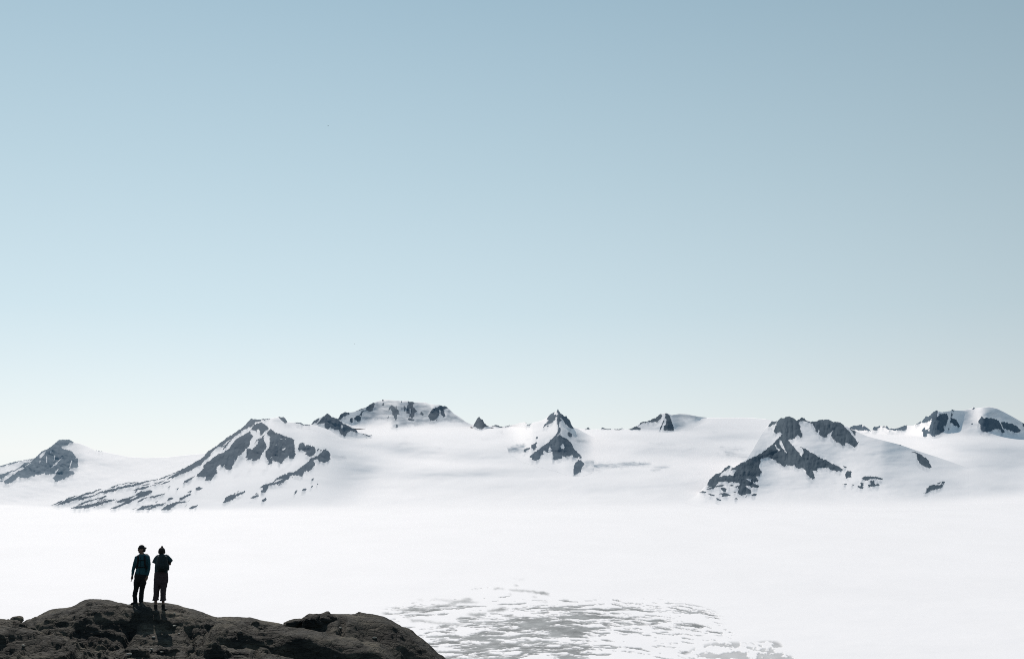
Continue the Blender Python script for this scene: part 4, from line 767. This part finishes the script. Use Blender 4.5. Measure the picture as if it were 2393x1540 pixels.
# --- left hiker: faces the camera, head turned to the left of the picture
KL = 0.001534
def L(zx, zy, y=0.0): return ((zx - 440) * KL, y, (1285 - zy) * KL)
def build_left(loc):
    e = empty('person', loc); tag(e, 'person in a teal long-sleeved top and peaked cap standing with arms hanging down', 'person', 'two hikers on the knoll')
    hc = L(503, 250, -.02); fdir = (-.72, -.69, 0)
    bm = bmesh.new(); head(bm, hc, fdir, 1.02)
    loft(bm, [(*L(507, 350, 0), .06, .06), (*L(508, 390, .01), .15, .085), (*L(500, 500, 0), .145, .10), (*L(492, 620), .12, .09), (*L(482, 720), .13, .095), (*L(478, 800), .15, .10), (*L(474, 850), .13, .09)])
    for a in ([(470, 790, .075, .085), (412, 880, .072, .08), (396, 1010, .052, .058), (376, 1110, .048, .055), (384, 1230, .036, .042), (386, 1262, .036, .045)], [(485, 790, .075, .085), (525, 880, .072, .08), (503, 1010, .052, .058), (496, 1110, .048, .055), (490, 1230, .036, .042), (490, 1262, .036, .045)]):
        loft(bm, [(*L(x, z), r1, r2) for x, z, r1, r2 in a])
    for a in ([(450, 405, .055, .055), (402, 430, .050, .052), (375, 520, .042, .045), (347, 625, .036, .038), (332, 700, .030, .032), (328, 755, .023, .026)], [(560, 395, .055, .055), (622, 425, .050, .052), (638, 520, .042, .045), (640, 620, .036, .038), (624, 710, .030, .032), (612, 760, .023, .026)]):
        loft(bm, [(*L(x, z, -.015 * (z > 600)), r1, r2) for x, z, r1, r2 in a])
    hand(bm, L(328, 758, -.015), (-.06, -.1, -1), (.25, -1, 0), 1); hand(bm, L(610, 762, -.015), (-.22, -.1, -1), (-.3, -1, 0), 1)
    skin('body', bm, SKIN, e, .008, 2)
    eyes(e, hc, fdir, 1.02)
    bm = bmesh.new()                          # jacket
    loft(bm, [(*L(508, 335, .0), .070, .068), (*L(508, 362, .005), .10, .085), (*L(508, 392, .01), .185, .105), (*L(512, 440, 0), .188, .118), (*L(508, 520, 0), .172, .122), (*L(500, 600), .155, .115), (*L(492, 660), .155, .115), (*L(484, 722), .172, .122)])
    loft(bm, [(*L(x, z, -.015 * (z > 600)), r1, r2) for x, z, r1, r2 in [(470, 395, .075, .08), (410, 415, .066, .07), (384, 500, .058, .062), (358, 590, .050, .054), (342, 660, .042, .046), (331, 745, .034, .038)]])
    loft(bm, [(*L(x, z, -.015 * (z > 600)), r1, r2) for x, z, r1, r2 in [(545, 385, .075, .08), (618, 405, .066, .07), (634, 500, .059, .062), (638, 600, .050, .054), (626, 690, .042, .046), (614, 748, .034, .038)]])
    jk = skin('jacket', bm, TEAL, e, .010, 4, .012)
    bm = bmesh.new()
    loft(bm, [(*L(484, 712), .166, .118), (*L(480, 770), .182, .125), (*L(476, 830), .178, .12), (*L(474, 870), .15, .105)])
    loft(bm, [(*L(x, z), r1, r2) for x, z, r1, r2 in [(430, 810, .105, .11), (412, 890, .092, .10), (402, 980, .072, .085), (384, 1060, .066, .078), (372, 1130, .066, .074), (378, 1200, .062, .07), (384, 1248, .064, .072)]])
    loft(bm, [(*L(x, z), r1, r2) for x, z, r1, r2 in [(520, 810, .105, .11), (530, 890, .092, .10), (512, 980, .072, .085), (502, 1060, .066, .078), (496, 1130, .068, .074), (492, 1200, .062, .07), (490, 1248, .066, .072)]])
    skin('trousers', bm, BLACK, e, .010, 3, .016, 11)
    for x in (384, 490):
        bm = bmesh.new(); boot(bm, L(x, 1250), (-.35 if x < 400 else .3, -1, 0)); skin('boot', bm, SHOE, e, .008, 2)
    bm = bmesh.new(); f = Vector(fdir).normalized(); r = f.cross(Vector((0, 0, 1))); h = Vector(hc)   # cap
    ball(bm, h + Vector((0, 0, .052)) - f * .004, .086, .092, .078)
    pk = [h + f * .070 + Vector((0, 0, .040)), h + f * .088 + Vector((0, 0, .038)), h + f * .102 + Vector((0, 0, .030))]
    loft(bm, [(*p, .009, .062 - .014 * i) for i, p in enumerate(pk)])
    for q in (-.045, -.022, 0, .022, .045):
        strap(bm, [h + f * .07 + r * q + Vector((0, 0, .046)), h + f * (.104 - abs(q) * .5) + r * q + Vector((0, 0, .034))], .015, .008)
    skin('cap', bm, CAPM, e, .008, 2)
    bm = bmesh.new()                          # hair gathered in a bun behind the cap
    ball(bm, h - f * .034 + Vector((0, 0, -.005)), .086, .082, .092); ball(bm, h - f * .085 + Vector((0, 0, -.04)), .04, .045, .05)
    loft(bm, [(*(h - f * .07 + Vector((0, 0, .040))), .016, .016), (*(h - f * .112 + Vector((0, 0, .036))), .012, .012)]); ball(bm, h - f * .126 + Vector((0, 0, .024)), .028, .028, .032)
    skin('hair', bm, HAIR, e, .008, 2, .006, 40)
    # rucksack: carried, so a thing of its own
    p = empty('backpack', Vector(loc) + Vector(L(508, 520, .16))); tag(p, 'dark backpack worn by the person in teal, its straps crossing the chest', 'backpack')
    o = Vector(L(508, 520, .16))
    bm = bmesh.new()
    loft(bm, [(*(Vector(L(512, 352, .165)) - o), .10, .05), (*(Vector(L(512, 380, .175)) - o), .14, .085), (*(Vector(L(510, 480, .185)) - o), .15, .105), (*(Vector(L(506, 600, .185)) - o), .15, .11), (*(Vector(L(500, 680, .17)) - o), .13, .085)])
    skin('bag', bm, PACK, p, .012, 3, .008)
    for sx in ((455, 462, 448), (575, 590, 592)):
        bm = bmesh.new(); pts = [L(sx[0] + 8, 372, .12), L(sx[0], 352, .03), L(sx[0], 372, -.085), L(sx[1], 450, -.125), L(sx[2], 530, -.128), L(sx[2] + (-20 if sx[0] < 500 else 22), 610, -.085), L(sx[2] + (-40 if sx[0] < 500 else 36), 625, .06)]
        strap(bm, [Vector(q) - o for q in pts], .030, .012); skin('shoulder_strap', bm, STRAP, p, .008, 1)
    bm = bmesh.new(); strap(bm, [Vector(q) - o for q in (L(462, 440, -.128), L(510, 445, -.140), L(588, 440, -.128))], .012, .012); skin('chest_strap', bm, STRAP, p, .007, 1)
    bm = bmesh.new(); strap(bm, [Vector(q) - o for q in (L(395, 590, .0), L(420, 585, -.09), L(500, 580, -.13), L(570, 580, -.10), L(600, 588, 0))], .018, .012); skin('hip_belt', bm, STRAP, p, .007, 1)
    bm = bmesh.new(); strap(bm, [L(508, 375, -.105), L(505, 500, -.128), L(498, 600, -.122), L(486, 715, -.126)], .006, .006); z = skin('zip', bm, STRAP, e, .005, 1); z.parent = jk
    return e
# --- right hiker: seen from behind, forearms raised in front
KR = 0.001485
def R_(zx, zy, y=0.0): return ((zx - 845) * KR, y, (1372 - zy) * KR)
def build_right(loc):
    e = empty('person', loc); tag(e, 'person with a topknot in short sleeves and rolled-up trousers seen from behind', 'person', 'two hikers on the knoll')
    hc = R_(882, 238, .02); fdir = (0.08, 1, 0)
    bm = bmesh.new(); head(bm, hc, fdir, 1.0)
    loft(bm, [(*R_(880, 320), .06, .06), (*R_(882, 360), .15, .085), (*R_(878, 480), .145, .10), (*R_(872, 600), .135, .10), (*R_(868, 720), .15, .11), (*R_(862, 820), .15, .10)])
    for a in ([(800, 780, .08, .09), (790, 900, .075, .085), (785, 1020, .056, .062), (776, 1110, .054, .062), (768, 1200, .040, .045), (766, 1290, .034, .042), (766, 1330, .036, .05)], [(925, 780, .08, .09), (922, 900, .075, .085), (912, 1020, .056, .062), (908, 1110, .054, .062), (910, 1200, .040, .045), (912, 1285, .034, .042), (912, 1325, .036, .05)]):
        loft(bm, [(*R_(x, z), r1, r2) for x, z, r1, r2 in a])
    loft(bm, [(*R_(830, 370), .055, .055), (*R_(782, 400, .01), .052, .052), (*R_(760, 470, .05), .042, .042), (*R_(768, 520, .11), .038, .038), (*R_(800, 470, .24), .030, .032), (*R_(835, 430, .31), .024, .025)])
    loft(bm, [(*R_(945, 360), .055, .055), (*R_(1000, 395, .01), .052, .052), (*R_(1030, 445, .05), .042, .042), (*R_(1010, 500, .12), .038, .038), (*R_(965, 455, .24), .030, .032), (*R_(925, 425, .31), .024, .025)])
    hand(bm, R_(838, 428, .31), (.45, .5, .6), (.2, .6, -.7), -1, .95); hand(bm, R_(922, 423, .31), (-.45, .5, .6), (-.2, .6, -.7), -1, .95)
    skin('body', bm, SKIN, e, .008, 2)
    eyes(e, hc, fdir, 1.0)
    bm = bmesh.new()
    loft(bm, [(*R_(882, 300), .068, .066), (*R_(884, 322, -.005), .10, .085), (*R_(886, 350, -.005), .172, .10), (*R_(882, 420), .18, .12), (*R_(876, 520), .182, .125), (*R_(874, 625), .184, .13), (*R_(873, 645), .184, .13)])
    for a in ([(830, 350, .07, .075), (785, 385, .070, .072), (758, 430, .072, .070), (736, 476, .076, .070)], [(945, 345, .07, .075), (1000, 380, .070, .072), (1028, 415, .072, .068), (1050, 450, .070, .066)]):
        loft(bm, [(*R_(x, z, .01 + .03 * (z > 420)), r1, r2) for x, z, r1, r2 in a])
    skin('shirt', bm, TEALD, e, .010, 3, .014)
    bm = bmesh.new()
    loft(bm, [(*R_(874, 612), .178, .122), (*R_(872, 680), .192, .135), (*R_(871, 780), .200, .145), (*R_(862, 850), .19, .135), (*R_(858, 895), .15, .11)])
    for a in ([(800, 800, .098, .12), (795, 900, .092, .105), (784, 1000, .080, .095), (778, 1080, .076, .09), (772, 1140, .076, .088), (769, 1172, .084, .094)], [(928, 800, .110, .12), (920, 900, .090, .105), (910, 1000, .074, .095), (908, 1080, .072, .09), (911, 1140, .072, .088), (911, 1176, .080, .092)]):
        loft(bm, [(*R_(x, z), r1, r2) for x, z, r1, r2 in a])
    tr = skin('trousers', bm, PURP, e, .010, 3, .022, 10)
    for x, z in ((769, 1172), (911, 1178)):
        bm = bmesh.new(); loft(bm, [(*R_(x - 2, z - 22), .080, .092), (*R_(x - 2, z - 8), .092, .100), (*R_(x - 1, z + 6), .084, .094)]); skin('rolled_cuff', bm, PURP, tr, .008, 2, .010, 20)
    for x, z in ((768, 1318), (912, 1314)):
        bm = bmesh.new(); boot(bm, R_(x, z), (-.15 if x < 800 else .2, 1, 0), 1.0); skin('shoe', bm, SHOE, e, .008, 2)
    h = Vector(hc); bm = bmesh.new()
    ball(bm, h + Vector((0, -.014, .002)), .092, .097, .088); ball(bm, h + Vector((0, -.045, -.045)), .074, .06, .065)
    for s_ in (-1, 1): ball(bm, h + Vector((s_ * .078, -.01, -.045)), .022, .03, .042)
    loft(bm, [(*(h + Vector((.006, -.012, .07))), .024, .024), (*(h + Vector((.008, -.012, .10))), .020, .020)]); ball(bm, h + Vector((.009, -.012, .108)), .030, .028, .027)
    loft(bm, [(*(h + Vector((-.085, -.01, -.03))), .008, .008), (*(h + Vector((-.125, -.02, -.028))), .004, .004)])
    skin('hair', bm, HAIR, e, .008, 1, .007, 38)
    o = Vector(R_(900, 460, -.18)); p = empty('backpack', Vector(loc) + o); tag(p, 'dark green backpack hanging off one shoulder of the person with the topknot', 'backpack')
    bm = bmesh.new()
    loft(bm, [(*(Vector(R_(925, 318, -.14)) - o), .09, .04), (*(Vector(R_(924, 345, -.155)) - o), .14, .075), (*(Vector(R_(930, 430, -.18)) - o), .158, .10), (*(Vector(R_(944, 520, -.19)) - o), .17, .11), (*(Vector(R_(952, 588, -.18)) - o), .165, .095), (*(Vector(R_(955, 606, -.17)) - o), .145, .07)])
    bag = skin('bag', bm, PACK, p, .012, 3, .010)
    bm = bmesh.new(); loft(bm, [(*(Vector(R_(905, 460, -.275)) - o), .09, .03), (*(Vector(R_(914, 500, -.29)) - o), .115, .04), (*(Vector(R_(922, 570, -.285)) - o), .115, .035)]); q = skin('front_pocket', bm, PACK, p, .010, 3, .006); q.parent = bag
    bm = bmesh.new(); loft(bm, [(*(Vector(R_(1022, 480, -.15)) - o), .05, .05), (*(Vector(R_(1024, 540, -.15)) - o), .055, .055), (*(Vector(R_(1024, 598, -.15)) - o), .05, .05)]); q = skin('side_pocket', bm, PACK, p, .010, 3, .006); q.parent = bag
    for a in ([(838, 360, -.13), (830, 322, -.04), (826, 345, .075), (815, 430, .115), (800, 520, .08), (815, 570, -.08)], [(950, 350, -.13), (985, 318, -.05), (985, 330, .06), (985, 420, .11), (985, 520, .08), (975, 570, -.08)]):
        bm = bmesh.new(); strap(bm, [Vector(R_(*q)) - o for q in a], .034, .013); skin('shoulder_strap', bm, PALE, p, .008, 1)
    bm = bmesh.new(); strap(bm, [Vector(R_(*q)) - o for q in ((885, 322, -.15), (890, 300, -.155), (915, 300, -.155), (920, 322, -.15))], .008, .008); skin('grab_loop', bm, STRAP, p, .006, 1)
    # the small camera held up in both hands
    cpos = Vector(R_(880, 400, .40)); c = empty('camera', Vector(loc) + cpos); tag(c, 'small black camera held up in front by the person with the topknot', 'camera')
    bm = bmesh.new(); bmesh.ops.create_cube(bm, size=1.0, matrix=Matrix.Diagonal((.11, .035, .065, 1))); bmesh.ops.bevel(bm, geom=bm.edges[:], offset=.006, segments=2, affect='EDGES')
    me = bpy.data.meshes.new('camera_body'); bm.to_mesh(me); bm.free(); me.materials.append(STRAP); ob = bpy.data.objects.new('camera_body', me); COL.objects.link(ob); ob.parent = c
    bm = bmesh.new(); loft(bm, [(0, .01, 0, .028, .028), (0, .04, 0, .027, .027), (0, .055, 0, .024, .024)], 20); me = bpy.data.meshes.new('lens'); bm.to_mesh(me); bm.free(); me.materials.append(STRAP); ob = bpy.data.objects.new('lens', me); COL.objects.link(ob); ob.parent = c
    return e
DL, DR = 31.2, 30.2
xl = (340 + 440 * .15584 - CU) / F * DL; xr = (340 + 845 * .15584 - CU) / F * DR
zl = min(ground_z(xl + dx, DL - .04) for dx in (-.09, .08)); zr = min(ground_z(xr + dx, DR + .04) for dx in (-.11, .10))
build_left((xl, DL, zl - .012)); build_right((xr, DR, zr - .012))
print('feet rows', HV - zl / DL * F, 'want 1780;', HV - zr / DR * F, 'want 1793')
# ------------------------------------------------------------------ camera, sun and sky
cam = bpy.data.cameras.new('camera'); co = bpy.data.objects.new('camera', cam); COL.objects.link(co)
cam.sensor_width = 36; cam.lens = 36 * F / 3024; cam.shift_y = (HV - 973) / 3024; cam.clip_start = 0.5; cam.clip_end = 200000
co.location = (0, 0, 0); co.rotation_euler = (math.radians(90), 0, 0); scene.camera = co
SUN_EL, SUN_AZ = 38.0, -21.0              # azimuth from straight ahead, negative to the left
el, az = math.radians(SUN_EL), math.radians(SUN_AZ)
S = Vector((math.sin(az) * math.cos(el), math.cos(az) * math.cos(el), math.sin(el)))
sl = bpy.data.lights.new('sun', 'SUN'); sl.energy = 3.9; sl.angle = math.radians(0.5); sl.color = (1, 0.92, 0.84)
so = bpy.data.objects.new('sun', sl); COL.objects.link(so); so.rotation_euler = S.to_track_quat('Z', 'Y').to_euler(); so.location = (0, 0, 60)
w = bpy.data.worlds.new('World'); scene.world = w; w.use_nodes = True
nt = w.node_tree; nt.nodes.clear()
out = nt.nodes.new('ShaderNodeOutputWorld'); bg = nt.nodes.new('ShaderNodeBackground'); sky = nt.nodes.new('ShaderNodeTexSky')
sky.sky_type = 'NISHITA'; sky.sun_disc = False; sky.sun_elevation = el; sky.sun_rotation = az; sky.altitude = 1200
sky.air_density = 1.0; sky.dust_density = 0.4; sky.ozone_density = 1.0
bg.inputs['Strength'].default_value = 0.1
def srgb(r, g, b, k=1.0):
    return tuple(k * ((c / 255 + 0.055) / 1.055) ** 2.4 for c in (r, g, b))
# thin summer haze over the whole sky: paler towards the horizon and towards the sun, deeper blue away from it
tc = nt.nodes.new('ShaderNodeTexCoord'); sep = nt.nodes.new('ShaderNodeSeparateXYZ'); nt.links.new(tc.outputs['Generated'], sep.inputs[0])
hz = ramp(nt, sep.outputs['Z'], [(0.0, srgb(232, 238, 240)), (0.05, srgb(221, 232, 236)), (0.125, srgb(203, 222, 229)), (0.25, srgb(184, 208, 218)), (0.39, srgb(162, 191, 206)), (1.0, srgb(100, 140, 178))])
dp = nt.nodes.new('ShaderNodeVectorMath'); dp.operation = 'DOT_PRODUCT'; nt.links.new(tc.outputs['Generated'], dp.inputs[0]); dp.inputs[1].default_value = (math.sin(az), math.cos(az), 0)
af = nt.nodes.new('ShaderNodeMapRange'); af.inputs['From Min'].default_value = 0.55; af.inputs['From Max'].default_value = 1.0; af.inputs['To Min'].default_value = 0.74; af.inputs['To Max'].default_value = 1.08
nt.links.new(dp.outputs['Value'], af.inputs['Value'])
hs = mixc(nt, 1.0, hz.outputs[0], (1, 1, 1), 'MULTIPLY')
vm = nt.nodes.new('ShaderNodeVectorMath'); vm.operation = 'SCALE'; nt.links.new(hs, vm.inputs[0]); nt.links.new(mathn(nt, 'MULTIPLY', af.outputs[0], 10.0), vm.inputs['Scale'])
fin = mixc(nt, 0.92, sky.outputs[0], vm.outputs[0])
nt.links.new(fin, bg.inputs['Color']); nt.links.new(bg.outputs[0], out.inputs['Surface'])
scene.view_settings.view_transform = 'Standard'; scene.view_settings.look = 'None'; scene.view_settings.exposure = 0; scene.view_settings.gamma = 1
scene.cycles.max_bounces = 5
scene.cycles.use_denoising = False
scene.cycles.filter_width = 1.0
